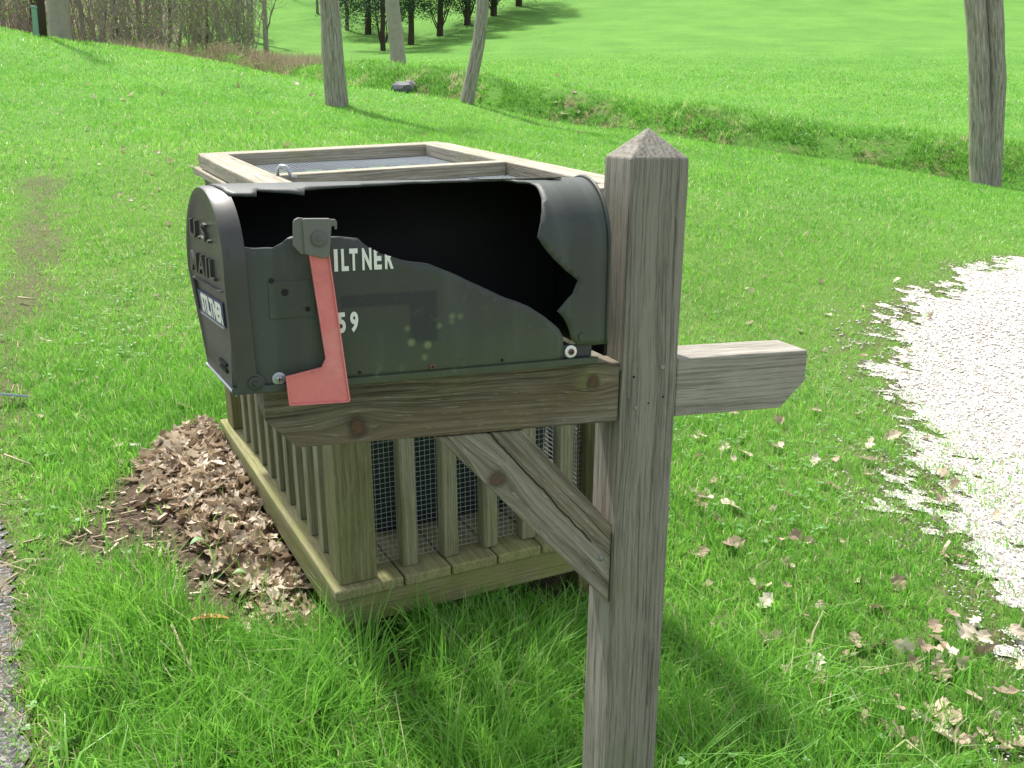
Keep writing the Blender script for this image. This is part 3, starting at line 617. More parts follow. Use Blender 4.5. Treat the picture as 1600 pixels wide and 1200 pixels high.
for i in range(9):
    for x in (.012, CW-.05):
        b = MB(); y = .197+.1046*i; b.box((x, y-.019, 0), (x+.038, y+.019, CT), None, 2); b.build('slat', M['cslat'], crate, bevel=.0025)
seams = [-.022, .147, .267, .388, .508, .63, .775]
for i in range(6):
    dz = random.uniform(-.001, .001)
    b = MB(); b.box((seams[i]+.002, -.022, -.028+dz), (seams[i+1]-.002, CD+.06, -.0015+dz), None, 1); b.build('deck_board', M['cdeck'], crate, bevel=.005, segs=3)
for lo, hi, g in (((-.012, -.008, -.104), (.765, .030, -.0295), 0), ((-.012, CD+.01, -.104), (.765, CD+.045, -.0295), 0), ((-.012, .0305, -.104), (.026, CD+.0095, -.0295), 1), ((.727, .0305, -.104), (.765, CD+.0095, -.0295), 1)):
    b = MB(); b.box(lo, hi, None, g); b.build('base_rail', M['cdeck'], crate, bevel=.003)
for x in (.03, .66):
    for y in (.06, 1.1):
        b = MB(); b.box((x, y, -.30), (x+.075, y+.075, -.1045), None, 2); b.build('foot', M['cdeck'], crate, bevel=.003)
for lo, hi, g in (((-.028, -.020, CT+.001), (.785, .065, CT+.022), 0), ((-.028, CD-.045, CT+.001), (.785, CD+.035, CT+.022), 0), ((-.028, .0655, CT+.001), (.055, CD-.0455, CT+.022), 1), ((.70, .0655, CT+.001), (.785, CD-.0455, CT+.022), 1)):
    b = MB(); b.box(lo, hi, None, g); b.build('top_rail', M['clid'], crate, bevel=.003)
def wire_panel(name, org, ux, uy, W_, H_, parent, pitch=.0127, r=.0005, sag=.002):
    b = MB(); org = Vector(org); ux = Vector(ux); uy = Vector(uy); nz = ux.cross(uy); ph = random.uniform(0, 9)
    def pt(u, v, k=0): return org+ux*u+uy*v+nz*(sag*(math.sin(u*11+ph)*math.sin(v*9+ph*2))+k)
    for i in range(int(W_/pitch)+1):
        u = i*pitch; b.tube([pt(u+.0006*math.sin(j+i), H_*j/8, r) for j in range(9)], r, 4)
    for i in range(int(H_/pitch)+1):
        v = i*pitch; b.tube([pt(W_*j/8, v+.0006*math.sin(j*2+i), -r) for j in range(9)], r, 4)
    return b.build(name, M['wire'], parent)
wire_panel('wire_mesh', (.05, .066, .001), (1, 0, 0), (0, 0, 1), .65, .79, crate)
wire_panel('wire_mesh', (.056, .05, .001), (0, 1, 0), (0, 0, 1), 1.12, .79, crate)
wire_panel('wire_mesh', (.70, .07, .001), (0, 1, 0), (0, 0, 1), 1.12, .79, crate)
# lid
LZ0, LZ1 = .8285, .867
lid = MB(); lid.box((-.012, -.035, LZ0), (.775, .035, LZ1), None, 0); lid.box((-.012, 1.170, LZ0), (.775, CD+.03, LZ1), None, 0)
lid.box((-.020, -.0345, LZ0+.0005), (.062, 1.169, LZ1+.0012), None, 1)
lid.box((.70, .0355, LZ0+.0005), (.779, 1.1695, LZ1+.0012), None, 1); lid.box((.0625, .560, LZ0+.001), (.6995, .604, LZ1+.001), None, 0)
lido = lid.build('lid', M['clid'], crate, bevel=.004, segs=3)
wire_panel('lid_mesh', (.055, .03, LZ0+.0015), (1, 0, 0), (0, 1, 0), .65, .535, lido, sag=.003)
wire_panel('lid_mesh', (.055, .60, LZ0+.0015), (1, 0, 0), (0, 1, 0), .65, .58, lido, sag=.003)
b = MB(); hk = [Vector((.060, .555, LZ1-.003)), Vector((.060, .553, LZ1+.017)), Vector((.067, .546, LZ1+.025)), Vector((.078, .536, LZ1+.023)), Vector((.084, .530, LZ1+.012)), Vector((.087, .527, LZ1-.001)), Vector((.100, .522, LZ1-.001))]
b.tube(hk, [.0045, .0045, .0055, .006, .005, .0045, .004], 8); b.build('lid_hook', M['zinc'], lido, True)
# bin inside the crate
M['bin'] = plain('dark_green_plastic', (.010, .022, .017), .5, var=.3, scale=12)
bn = thing('plastic_bin', 'dark green plastic bin standing inside the slatted crate behind the wire mesh', 'bin', CRM @ Matrix.Translation((.375, .635, .002)) @ Matrix.Rotation(.03, 4, 'Z'))
b = MB(); x_, y_, zt = .265, .475, .42
vs = [Vector((sx*x_*k, sy*y_*k, z)) for z, k in ((0, .88), (.02, .90), (zt, 1.0)) for sx, sy in ((-1,-1),(1,-1),(1,1),(-1,1))]
b.add(vs, [(3,2,1,0)]+[(q*4+k, q*4+(k+1) % 4, q*4+4+(k+1) % 4, q*4+4+k) for q in (0, 1) for k in range(4)]+[(8,9,10,11)]); b.build('bin_body', M['bin'], bn, bevel=.05, segs=5)
b = MB(); b.box((-x_-.015, -y_-.015, zt-.01), (x_+.015, y_+.015, zt+.03)); b.build('bin_lid', M['bin'], bn, bevel=.012, segs=3)

# ================================================================== grass
def fr_pts(n, y0, y1, margin=.10, pw=1.0):
    """random ground points inside the widened view wedge, even over its area"""
    a, b = (y0*.56+margin*4)*1.0, (y1*.56+margin*4); u = rng.random(n*2); y = y0+(y1-y0)*u; keep = rng.random(n*2) < (y*.56+margin*4)/b
    y = y[keep][:n]; x = (rng.random(len(y))*2-1)*(y*.56+margin*4); return x, y
def grass_mask(x, y):
    u, v = crate_uv(x, y); m = np.ones(len(x))
    m *= 1-((u > -.02) & (u < .77) & (v > .03) & (v < 1.26))*.93
    lb = m_leafbed(x, y); m *= np.clip(.5-lb*9, .015, 1)
    g = m_gravel(x, y); m *= np.clip(.55-g*1.5, .014+.25*(fb(x, y, .30, 77) > .60)*(g < 1.0)*(y < 4.8), 1)*np.where((g > -.5) & (x > .5), .75, 1)
    m *= np.clip(.5-m_asphalt(x, y)*12, 0, 1)
    m *= np.where(y < 9.5, 1-np.clip(m_track(x, y)*3.2, 0, .78), 1); return m
def hgt(x, y):
    u, v = crate_uv(x, y)
    h = .028+.022*fb(x, y, .45, 12)
    tall = np.exp(-(((x+.45)/.62)**2+((y-1.95)/.62)**2)) + .8*np.exp(-(((x+1.0)/.45)**2+((y-2.3)/.45)**2)) + .8*np.exp(-(((x-.1)/.5)**2+((y-2.1)/.4)**2)) + .55*np.exp(-(((x+.9)/.4)**2+((y-4.0)/.5)**2))+.30*np.exp(-(((x-.5)/.5)**2+((y-1.8)/.5)**2))
    tall *= .40+1.0*vnoise(x, y, .19, 15)
    h = h+.105*np.clip(tall, 0, 1.25)
    g = m_gravel(x, y); h *= np.where(x > .4, np.clip(.75-g*.5, .35, 1), 1)
    h *= np.clip(-m_asphalt(x, y)*3.0+.25, .25, 1)
    return h
def blades(name, n, y0, y1, hs, wd_, seg, fade=(0, 0), hmul=1.0, pts=None, tintf=None, lean=.55, margin=.1):
    x, y = pts if pts else fr_pts(n, y0, y1, margin)
    if not pts:
        fd = np.clip((y-y0)/max(fade[0], 1e-3), 0, 1)*np.clip((y1-y)/max(fade[1], 1e-3), 0, 1)
        k = rng.random(len(x)) < grass_mask(x, y)*fd; x = x[k]; y = y[k]
    n = len(x); z = H(x, y)-.004; h = (hgt(x, y) if hs is None else hs(x, y))*hmul*rng.uniform(.45, 1.35, n)
    clump = vnoise(x, y, .12, 17)*6.28*2; az = clump+rng.normal(0, 1.1, n); ln = h*np.abs(rng.normal(lean, .35, n))
    dx = np.cos(az)*ln; dy = np.sin(az)*ln; pa = rng.random(n)*math.pi; wx = np.cos(pa)*wd_*(.6+.8*rng.random(n)); wy = np.sin(pa)*wd_*(.6+.8*rng.random(n))
    base = np.stack([x, y, z], 1); W2 = np.stack([wx, wy, np.zeros(n)], 1)/2
    t = rng.random(n)*.30+.30*fb(x, y, .5, 90)+.22*fb(x, y, 2.4, 91)
    t = np.where(rng.random(n) < .06, rng.uniform(.86, 1, n), t*1.02)+.22*(fb(x, y, 1.1, 95)-.5)
    if tintf is not None: t = np.clip(t+tintf(x, y), 0, 1)
    tip = base+np.stack([dx, dy, h*np.sqrt(np.clip(1-(ln/h)**2*.35, .2, 1))], 1)
    if seg == 1:
        V = np.stack([base-W2, base+W2, tip], 1).reshape(-1, 3); F = np.arange(3*n).reshape(-1, 3); T = np.repeat(t, 3)
    else:
        md = base+np.stack([dx*.28, dy*.28, h*.58], 1)
        V = np.stack([base-W2, base+W2, md+W2*.85, md-W2*.85, tip], 1).reshape(-1, 3); b = np.arange(n)[:,None]*5
        F = np.concatenate([b+np.array([[0,1,2]]), b+np.array([[0,2,3]]), b+np.array([[3,2,4]])], 0); T = np.repeat(t, 5)
    return tag(np_mesh(name, V, F, M['grass'], {'tint': T}), kind='stuff')
blades('grass', 260000, 1.15, 5.2, None, .0038, 2, fade=(0, 2.0), tintf=lambda x, y: .02)
blades('grass', 250000, 3.2, 10.5, None, .0060, 1, fade=(2.0, 3.0), hmul=.95, tintf=lambda x, y: .05)
blades('grass', 190000, 7.5, 19.5, lambda x, y: .030+.045*fb(x, y, .8, 33)**1.5, .012, 1, fade=(3.0, 3.5), tintf=lambda x, y: .06)
def thin(x, y): return np.clip(.07*(36-y)/12, .012, .06)*np.where(m_woods(x, y) > .2, .2, 1)
blades('grass', 150000, 16, 36, thin, .020, 1, fade=(3.5, 6), tintf=lambda x, y: .10)
# long fine arching blades and seed stems in the tall patches
n = 5200; x = np.concatenate([rng.normal(-.35, .42, n//2), rng.normal(.05, .45, n-n//2)]); y = np.concatenate([rng.normal(1.9, .35, n//2), rng.normal(2.08, .26, n-n//2)])
k = (rng.random(n) < grass_mask(x, y)) & (y > 1.25); blades('long_grass', 0, 0, 0, lambda x, y: .13+0*x, .0046, 2, pts=(x[k], y[k]), lean=.95)
# clover and broad weeds, in scattered patches
x, y = fr_pts(5200, 1.3, 6.5); k = (fb(x, y, .4, 111) > .55) & (rng.random(len(x)) < grass_mask(x, y)); x = x[k]; y = y[k]; n = len(x); z = H(x, y)+hgt(x, y)*rng.uniform(.35, .8, n)
a = rng.random((n, 3))*.5+np.array([0, 2.09, 4.19])+rng.random((n, 1))*6.28; r0 = rng.uniform(.004, .0085, (n, 1)); cx_ = x[:,None]+np.cos(a)*r0; cy_ = y[:,None]+np.sin(a)*r0; th = np.linspace(0, 2*math.pi, 7)[:-1]
V = np.stack([cx_[...,None]+np.cos(th)*r0[...,None]*.9, cy_[...,None]+np.sin(th)*r0[...,None]*.9, z[:,None,None]+np.cos(th-a[...,None])*.25*r0[...,None]+np.zeros((n, 3, 6))], -1).reshape(-1, 3)
tag(np_mesh('clover', V, np.arange(len(V)).reshape(-1, 6), M['weed'], {'tint': np.repeat(rng.random(n)*.6, 18)}, 6), kind='stuff')
# tufts along the ditch
xs = []; ys = []
for i in range(len(DP)-1):
    L_ = np.hypot(*(DP[i+1]-DP[i])); m_ = int(L_*1500); t_ = rng.random(m_); xs.append(DP[i][0]+(DP[i+1][0]-DP[i][0])*t_+rng.normal(0, .5, m_)); ys.append(DP[i][1]+(DP[i+1][1]-DP[i][1])*t_+rng.normal(.72, .36, m_))
x = np.concatenate(xs); y = np.concatenate(ys); k = (np.abs(x) < y*.6+1) & (fb(x, y, .8, 71) > .27)
blades('ditch_grass', 0, 0, 0, lambda x, y: .05+.09*fb(x, y, .5, 72), .013, 1, pts=(x[k], y[k]), tintf=lambda x, y: np.where(fb(x, y, .35, 73) > .68, .45, -.16))
# dry straw stalks by the wooded edge and the ditch end
n = 9000; x = rng.uniform(-9.5, -4.5, n); y = rng.uniform(24.5, 31, n); k = fb(x, y, 1.2, 81) > .38
o = blades('dry_grass', 0, 0, 0, lambda x, y: .30+.0*x, .022, 1, pts=(x[k], y[k])); o.data.materials[0] = M['dry_stem']

# ================================================================== dead leaves
def leaf_verts(L, Wd, curl, twist, lobes=4, seed=0):
    r = random.Random(seed); V = []; F = []; n = 2*lobes+1; rowsL = []; rowsR = []; sp = []
    for i in range(n+1):
        t = i/n; wv = math.sin(math.pi*min(1, t*.95+.05))**.7*(1.0 if i % 2 else .52)*(.8+.4*r.random())
        if i in (0, n): wv = .04
        a = curl*(t-.4); cx = math.sin(a)/max(.15, abs(curl))*L if abs(curl) > .15 else (t-.4)*L; cz = (1-math.cos(a))/max(.15, abs(curl))*L if abs(curl) > .15 else 0
        up_ = r.uniform(.1, .55)*Wd*wv
        sp.append(Vector((cx, 0, cz))); tw = twist*(t-.5)
        rowsL.append(Vector((cx, Wd*wv*math.cos(tw), cz+up_+Wd*wv*math.sin(tw)))); rowsR.append(Vector((cx, -Wd*wv*math.cos(tw), cz+up_*r.uniform(-.3, 1.2)-Wd*wv*math.sin(tw))))
    V = sp+rowsL+rowsR; m_ = n+1
    for i in range(n): F += [(i, i+1, m_+i+1, m_+i), (i+1, i, 2*m_+i, 2*m_+i+1)]
    return V, F
LF = [leaf_verts(random.uniform(.07, .11), random.uniform(.026, .042), random.uniform(-2.2, 2.4), random.uniform(-1.6, 1.6), random.choice((3, 4)), s_) for s_ in range(16)]
def litter(name, spots, mat, smin=.55, smax=1.15, cat=None):
    b = MB()
    for x, y, z in spots:
        V, F = random.choice(LF); s_ = random.uniform(smin, smax)
        m_ = Matrix.Translation((x, y, z)) @ Matrix.Rotation(random.uniform(0, 6.28), 4, 'Z') @ Matrix.Rotation(random.gauss(0, .5), 4, 'X') @ Matrix.Rotation(random.gauss(0, .5), 4, 'Y')
        b.add([m_ @ (v*s_) for v in V], F, None, min(1, max(0, random.gauss(.64, .23))))
    return tag(b.build(name, mat, None), kind='stuff')
sp_ = []
xx = rng.uniform(-2.0, -.2, 20000); yy = rng.uniform(2.2, 4.4, 20000); u_, v_ = crate_uv(xx, yy); lb = m_leafbed(xx, yy); zz = H(xx, yy)
for i in range(20000):
    if lb[i] > -.03 and -.36 < u_[i] < -.015 and v_[i] > .12 and rng.random() < math.exp(u_[i]*3.2)*(1 if v_[i] > .3 else .6)*(.05 if u_[i] < -.12-.14*v_[i] else 1.3):
        heap = .05*math.exp(-((u_[i]+.08)/.16)**2)*min(1, v_[i]*1.5); sp_.append((xx[i], yy[i], zz[i]+heap*rng.random()+.008))
litter('leaf_litter', sp_, M['leaf'], .38, .85)
# crumbs of bark, twigs and dirt in the bare patch
b = MB(); cnt = 0
for i in range(20000):
    if lb[i] > -.08 and u_[i] < -.0 and rng.random() < .22:
        cx_, cy_, cz_ = xx[i]+rng.normal(0, .02), yy[i]+rng.normal(0, .02), zz[i]+.003; L_ = random.choice((.004, .007, .011, .022)); a_ = random.uniform(0, 6.28); w_ = random.uniform(.0015, .005)
        m_ = Matrix.Translation((cx_, cy_, cz_)) @ Matrix.Rotation(a_, 4, 'Z') @ Matrix.Rotation(random.gauss(0, .25), 4, 'Y'); b.box((-L_, -w_, 0), (L_, w_, w_*1.2), m_, 0, None, min(1, max(0, random.gauss(.45, .25))))
tag(b.build('bark_debris', M['leaf'], None), kind='stuff')
# road-edge straw
b = MB()
for i in range(420):
    y_ = random.uniform(1.5, 4.6); x_ = float(np.interp(y_, [0, 1.7, 1.9, 2.2, 2.6, 2.9, 3.4, 5], [-.83, -.915, -.98, -1.12, -1.315, -1.50, -1.92, -3.05]))+random.gauss(-.03, .08); L_ = random.uniform(.015, .07); a_ = random.uniform(0, 6.28)
    z_ = h1(x_, y_)+.016; b.tube([(x_, y_, z_), (x_+math.cos(a_)*L_, y_+math.sin(a_)*L_, z_+random.uniform(0, .012)), (x_+math.cos(a_+.3)*L_*2, y_+math.sin(a_+.3)*L_*2, z_)], .0012, 3, random.random())
tag(b.build('straw_litter', M['dry_stem'], None), kind='stuff')
# pebbles that spill over the drive's ragged edge
yg = 1.6+9.4*rng.random(160000)**1.9; xg = rng.uniform(.85, 1, 160000)*0+.85+rng.random(160000)*np.clip(yg*.75+.9, 0, 7); mg = m_gravel(xg, yg); kk = (mg > -.42) & (rng.random(160000) < np.clip(.42+mg*1.5, .006, 1)*np.clip(1.25-yg*.085, .3, 1)) & (np.abs(xg) < yg*.62+.5) & (mg < 1.6)
xg = xg[kk][:30000]; yg = yg[kk][:30000]; zg = H(xg, yg)+.008; n = len(xg)
ico = np.array([(0,0,1),(.9,0,.1),(.28,.85,.1),(-.72,.53,.1),(-.72,-.53,.1),(.28,-.85,.1),(0,0,-.5)]); fi = np.array([(0,1,2),(0,2,3),(0,3,4),(0,4,5),(0,5,1),(6,2,1),(6,3,2),(6,4,3),(6,5,4),(6,1,5)])
sc_ = (rng.random((n, 1, 3))*.7+.5)*rng.uniform(.003, .0085, (n, 1, 1))*np.clip(yg/4, .8, 1.6)[:,None,None]; Vp = ico[None]*sc_*(1+rng.normal(0, .15, (n, 7, 3))); an = rng.random(n)*6.28; ca, sa = np.cos(an)[:,None], np.sin(an)[:,None]
Vp = np.stack([Vp[...,0]*ca-Vp[...,1]*sa+xg[:,None], Vp[...,0]*sa+Vp[...,1]*ca+yg[:,None], Vp[...,2]*.7+zg[:,None]], -1)
tag(np_mesh('gravel_stones', Vp.reshape(-1, 3), (fi[None]+(np.arange(n)*7)[:,None,None]).reshape(-1, 3), M['wstone']), kind='stuff')
# single leaves on the lawn, each an object
def make_leaf(name, p, size, label, cat, mat=None, grp=None, tint=None, rz=None, tilt=.35, sd=None):
    V, F = LF[sd] if sd is not None else random.choice(LF); b = MB(); b.add([v*size for v in V], F, None, tint if tint is not None else random.uniform(.5, .95))
    o = b.build(name, mat or M['leaf'], None, False); o.location = p
    o.rotation_euler = (random.gauss(0, tilt), random.gauss(0, tilt), random.uniform(0, 6.28) if rz is None else rz); return tag(o, label, cat, grp)
def gp(px, py, up_=.02): p = hit(px, py); return Vector((p.x, p.y, p.z+up_))
G1 = 'dead leaves scattered on the lawn right of the post'
single = [((1215, 709), 1.0, 'large pale curled dead leaf in the grass below the end of the right arm', .85), ((1140, 806), .95, 'light tan dead leaf right of the post, left of the gravel edge', .9),
          ((1142, 868), .9, 'brown and tan crumpled leaf in the grass right of the post', .5), ((1268, 651), .8, 'dead leaf standing on edge just under the chamfered arm end', .75),
          ((1350, 728), .85, 'tan leaf lying at the edge of the gravel drive', .85), ((1505, 1010), .8, 'pale rolled leaf where the lawn meets the gravel', .95),
          ((1478, 1145), .9, 'orange brown leaf standing in the grass near the lower right corner', .6), ((1375, 1022), .7, 'dark brown curled leaf in the lawn below the gravel', .3),
          ((1328, 1040), .75, 'small light leaf beside the dark curled leaf in the lawn', .9), ((1390, 1168), 1.0, 'brown leaf heap piece in the tall grass at the bottom edge', .5), ((1275, 1052), .65, 'whitish leaf tip in the grass left of the small light leaf', 1.0),
          ((290, 648), .9, 'orange brown leaf at the top of the leaf litter beside the crate', .5)]
for (px, py), s_, lab, tn in single: make_leaf('fallen_leaf', gp(px, py, .024), s_*.95, lab, 'leaf', tint=tn, grp=None)
protos = []
def scatter(n, fn, label, grp, s0, s1, up_):
    c_ = 0; tries = 0
    while c_ < n and tries < n*60:
        tries += 1; px, py = fn()
        if 925 < px < 1080 and py > 200: continue
        p = hit(px, py)
        if m_asphalt(np.array([p.x]), np.array([p.y]))[0] > .0: continue
        if m_gravel(np.array([p.x]), np.array([p.y]))[0] > .35: continue
        if not protos:
            for i in range(14):
                o = make_leaf('fallen_leaf', (0, 0, 0), 1, label, 'leaf', grp=grp, sd=i, tint=min(1, .45+.04*i)); protos.append(o)
        if c_ < 14 and not protos[c_].get('used') and not protos[-1].get('used'): o = protos[c_]; o['used'] = 1
        else: o = protos[random.randrange(14)].copy(); C.objects.link(o)
        tag(o, label, 'leaf', grp); o.location = (p.x, p.y, p.z+up_*random.uniform(.4, 1.2)); k_ = random.uniform(s0, s1)*(1+max(0, p.y-3)*.03); o.scale = (k_, k_, k_)
        o.rotation_euler = (random.gauss(0, .5), random.gauss(0, .5), random.uniform(0, 6.28)); c_ += 1
LR = 'small tan dead leaf lying in the lawn to the right of the wooden post'
def f1():
    while True:
        px = random.uniform(1060, 1600); py = random.uniform(430, 1195)
        if random.random() < (.25+.75*(py-400)/800)*(1 if px < 1500 or py > 1000 else .3): return px, py
scatter(135, f1, LR, G1, .30, .72, .026)
def f2(): return (random.gauss(1085, 30), random.gauss(900, 110)) if random.random() < .5 else (random.gauss(1480, 60), random.gauss(1050, 60))
scatter(34, f2, LR, G1, .4, .8, .03)
scatter(46, lambda: (random.uniform(60, 330), random.uniform(240, 760)), 'small pale dead leaf in the grass to the left of the mailbox', 'dead leaves in the grass left of the mailbox', .25, .6, .016)
scatter(40, lambda: (random.uniform(60, 950), random.uniform(120, 260)), 'tiny pale leaf fleck on the lawn behind the crate', 'dead leaves on the lawn behind the crate', .5, 1.0, .03)
for o in list(bpy.data.objects):
    if o.get('used'): del o['used']
# a few larger single things
def flat_leaf(name, p, L_, W_, rz, mat, label, cat, tint, bend=.15, tilt=(0, 0)):
    b = MB(); n = 10; V = []; F = []
    for i in range(n+1):
        t = i/n; wv = W_*math.sin(math.pi*min(1, .04+t*.94))**.8; zz_ = math.sin(t*math.pi)*bend*L_; V += [Vector(((t-.5)*L_, wv, zz_+wv*.35)), Vector(((t-.5)*L_, 0, zz_)), Vector(((t-.5)*L_, -wv, zz_+wv*.35))]
        if i: k_ = 3*i; F += [(k_-3, k_, k_+1, k_-2), (k_-2, k_+1, k_+2, k_-1)]
    b.add(V, F, None, tint); o = b.build(name, mat, None, True); o.location = p; o.rotation_euler = (tilt[0], tilt[1], rz); return tag(o, label, cat)
flat_leaf('fallen_leaf', gp(332, 1026, .095), .085, .011, .12, M['orange_leaf'], 'long orange leaf lying on top of the tall grass at lower left', 'leaf', .75, .06)
flat_leaf('broad_leaf', gp(313, 898, .075), .045, .012, .6, M['weed'], 'pale green broad weed leaf poking out of the grass beside the leaf litter', 'plant', .9, .2)
flat_leaf('broad_leaf', gp(376, 935, .06), .035, .010, .2, M['weed'], 'small pale weed leaf in the grass in front of the leaf litter', 'plant', .8, .2)
flat_leaf('fallen_leaf', gp(706, 1177, .05), .05, .010, .7, M['orange_leaf'], 'small orange leaf in the grass left of the post foot', 'leaf', .7, .2)
def stick(pts, r, label, mat='dry_stem', tint=.6, up_=.0):
    b = MB(); q = [gp(px, py, dz) for px, py, dz in pts]; c0_ = q[0].copy(); b.tube([v-c0_ for v in q], [r*(1-.4*i/len(q)) for i in range(len(q))], 6, tint); o = b.build('stick', M[mat], None, True); o.location = c0_; return tag(o, label, 'stick')
stick([(273, 1047, .11), (284, 1068, .10), (292, 1085, .095), (304, 1105, .08), (312, 1120, .07)], .0032, 'thin orange brown stick standing in the tall grass at lower left', tint=.75)
stick([(306, 806, .02), (316, 818, .03), (335, 826, .03), (362, 838, .02)], .0050, 'pale curved stick on the bare soil left of the crate', tint=1.0)
stick([(245, 785, .01), (262, 792, .018), (290, 800, .01)], .0045, 'grey stick lying on the bare soil near the grass edge', 'twig', .5)
stick([(0, 946, .03), (14, 936, .035), (30, 915, .03)], .004, 'long straw coloured stick at the edge of the asphalt', tint=.8)
stick([(8, 724, .03), (30, 735, .03), (52, 747, .03)], .0035, 'pale twig lying in the short grass at the left edge', tint=.7)
stick([(30, 474, .03), (44, 477, .035), (57, 480, .03)], .006, 'short pale stick in the worn grass strip at the left', tint=.9)
stick([(660, 1178, .06), (668, 1188, .06), (678, 1200, .05)], .0025, 'short broken straw stem in the grass at the bottom edge', tint=.95)
b = MB(); b.extr([(-.055, -.012), (.030, -.020), (.058, .020), (.0, .030), (-.06, .022)], -.004, .004); o = b.build('plastic_scrap', plain('scrap_plastic', (.30, .38, .44), .4, var=.1), None, bevel=.001)
o.location = gp(24, 633, .035); o.rotation_euler = (math.radians(72), .1, .1); tag(o, 'small pale blue grey plastic scrap lying in the grass at the left edge', 'litter')
def rock(p, s_, mat, label, cat='rock'):
    bm = bmesh.new(); bmesh.ops.create_icosphere(bm, subdivisions=2, radius=1)
    for v in bm.verts: v.co = v.co*(1+.35*mnoise.noise(v.co*1.4+Vector(p))); v.co.x *= s_[0]; v.co.y *= s_[1]; v.co.z *= s_[2]
    me = bpy.data.meshes.new('rock'); bm.to_mesh(me); bm.free(); me.materials.append(mat); o = bpy.data.objects.new('rock', me); C.objects.link(o); o.location = p; o.rotation_euler = (0, 0, random.uniform(0, 3)); return tag(o, label, cat)
rock(gp(628, 144, .05), (.26, .16, .13), M['dark_stone'], 'dark blue grey stone in the ditch between the second and third trunk')
rock(gp(641, 137, .05), (.14, .1, .1), M['stone'], 'smaller stone just above the dark stone in the ditch')
rock(gp(212, 705, .012), (.020, .014, .010), M['wstone'], 'small white stone on the bare soil left of the leaf litter')
rock(gp(268, 762, .010), (.022, .014, .009), M['stone'], 'flat grey stone on the bare soil left of the crate')

# ================================================================== trees
def trunk_mesh(b, pts, rads, n=14, tint=.5, flare=True):
    pp_ = []; rr_ = []
    for i in range(len(pts)-1):
        a = Vector(pts[i]); c_ = Vector(pts[i+1]); k_ = max(1, int((c_-a).length/.35))
        for j in range(k_): t = j/k_; pp_.append(a.lerp(c_, t)+Vector((random.gauss(0, .006), random.gauss(0, .006), 0))); rr_.append((rads[i]*(1-t)+rads[i+1]*t)*(1+random.gauss(0, .02)))
    pp_.append(Vector(pts[-1])); rr_.append(rads[-1]); b.tube(pp_, rr_, n, tint)
def limbs(b, p, d, L_, r, depth, twigs=None):
    n = 5; pts = [p.copy()]; rr = [r]; q = p.copy(); dd = d.copy()
    for i in range(n):
        dd = (dd+Vector((random.gauss(0, .13), random.gauss(0, .13), random.gauss(.05, .08)))).normalized(); q = q+dd*L_/n; pts.append(q.copy()); rr.append(r*(1-.7*(i+1)/n))
        if depth > 0 and i > 0:
            for _ in range(random.choice((1, 2))):
                e_ = dd.cross(Vector((random.gauss(0, 1), random.gauss(0, 1), random.gauss(0, 1)))).normalized(); limbs(b, q, (dd*.75+e_*.75).normalized(), L_*random.uniform(.4, .6), rr[-1]*.62, depth-1, twigs)
        elif twigs is not None and depth == 0: twigs.append(q.copy())
    b.tube(pts, rr, 5 if r > .02 else 3)
def leafcards(pts, per, rad, size, mat, name, parent, tmean=.5):
    n = len(pts)*per; c_ = np.repeat(np.array([tuple(p) for p in pts]), per, 0)+rng.normal(0, rad, (n, 3)); a = rng.normal(0, 1, (n, 3)); a /= np.linalg.norm(a, axis=1)[:,None]; b_ = np.cross(a, rng.normal(0, 1, (n, 3))); b_ /= np.linalg.norm(b_, axis=1)[:,None]
    s_ = size*rng.uniform(.5, 1.4, (n, 1)); V = np.stack([c_-a*s_, c_+b_*s_*.5, c_+a*s_, c_-b_*s_*.5], 1).reshape(-1, 3); o = np_mesh(name, V, np.arange(4*n).reshape(-1, 4), mat, {'tint': np.repeat(np.clip(rng.normal(tmean, .25, n), 0, 1), 4)}, 4)
    o.parent = parent; return o
def place(px, py, dep): v = at(px, py, dep); return Vector((v.x, v.y, h1(v.x, v.y)-.06))
def big_tree(base, pts, rads, label, mat, hgt_=8, second=None, depth=2, grp=None, buds=True):
    t = thing('tree', label, 'tree', Matrix.Translation(base), grp); b = MB(); trunk_mesh(b, pts, rads, 16)
    if second: trunk_mesh(b, second[0], second[1], 14)
    b.build('trunk', mat, t, True); b = MB(); tw = []
    for P_, R_ in ([(pts, rads)]+([second] if second else [])):
        tip = Vector(P_[-1]); d0 = (tip-Vector(P_[-2])).normalized()
        for k_ in range(4):
            a_ = k_*1.7+random.random(); limbs(b, tip-d0*.15*k_, (d0+Vector((math.cos(a_), math.sin(a_), .1))*.6).normalized(), random.uniform(2.0, 3.0), R_[-1]*.6, depth, tw)
    b.build('branches', mat, t, True)
    if buds and tw: leafcards(tw[::3], 2, .14, .035, M['bud'], 'foliage', t)
    return t
# base pixel, depth, trunk half width px, sideways lean at top of picture
def tr_r(px_w, dep): return px_w/2/FPX*dep
r_ = tr_r(35, 17)
big_tree(place(524, 166, 17), [(0.03, 0, -.2), (.02, 0, .0), (-.0, 0, .5), (-.06, 0, 1.7), (-.12, .1, 4), (-.2, .2, 6.2)], [r_*1.12, r_*1.02, r_*.95, r_*.80, r_*.72, r_*.55], 'straight grey trunk tree on the lawn right behind the crate, nearest of the trunks', M['bark'])
r_ = tr_r(24, 25.5)
big_tree(place(623, 108, 25.5), [(0, 0, -.2), (0, 0, .1), (-.06, 0, .8), (-.16, 0, 1.8), (-.3, .1, 4), (-.4, .2, 6.5)], [r_*1.3, r_*1.05, r_*.95, r_*.8, r_*.7, r_*.5], 'pale grey trunk tree beyond the ditch, between the straight and the leaning trunk', M['pale_bark'])
r_ = tr_r(21, 18.3)
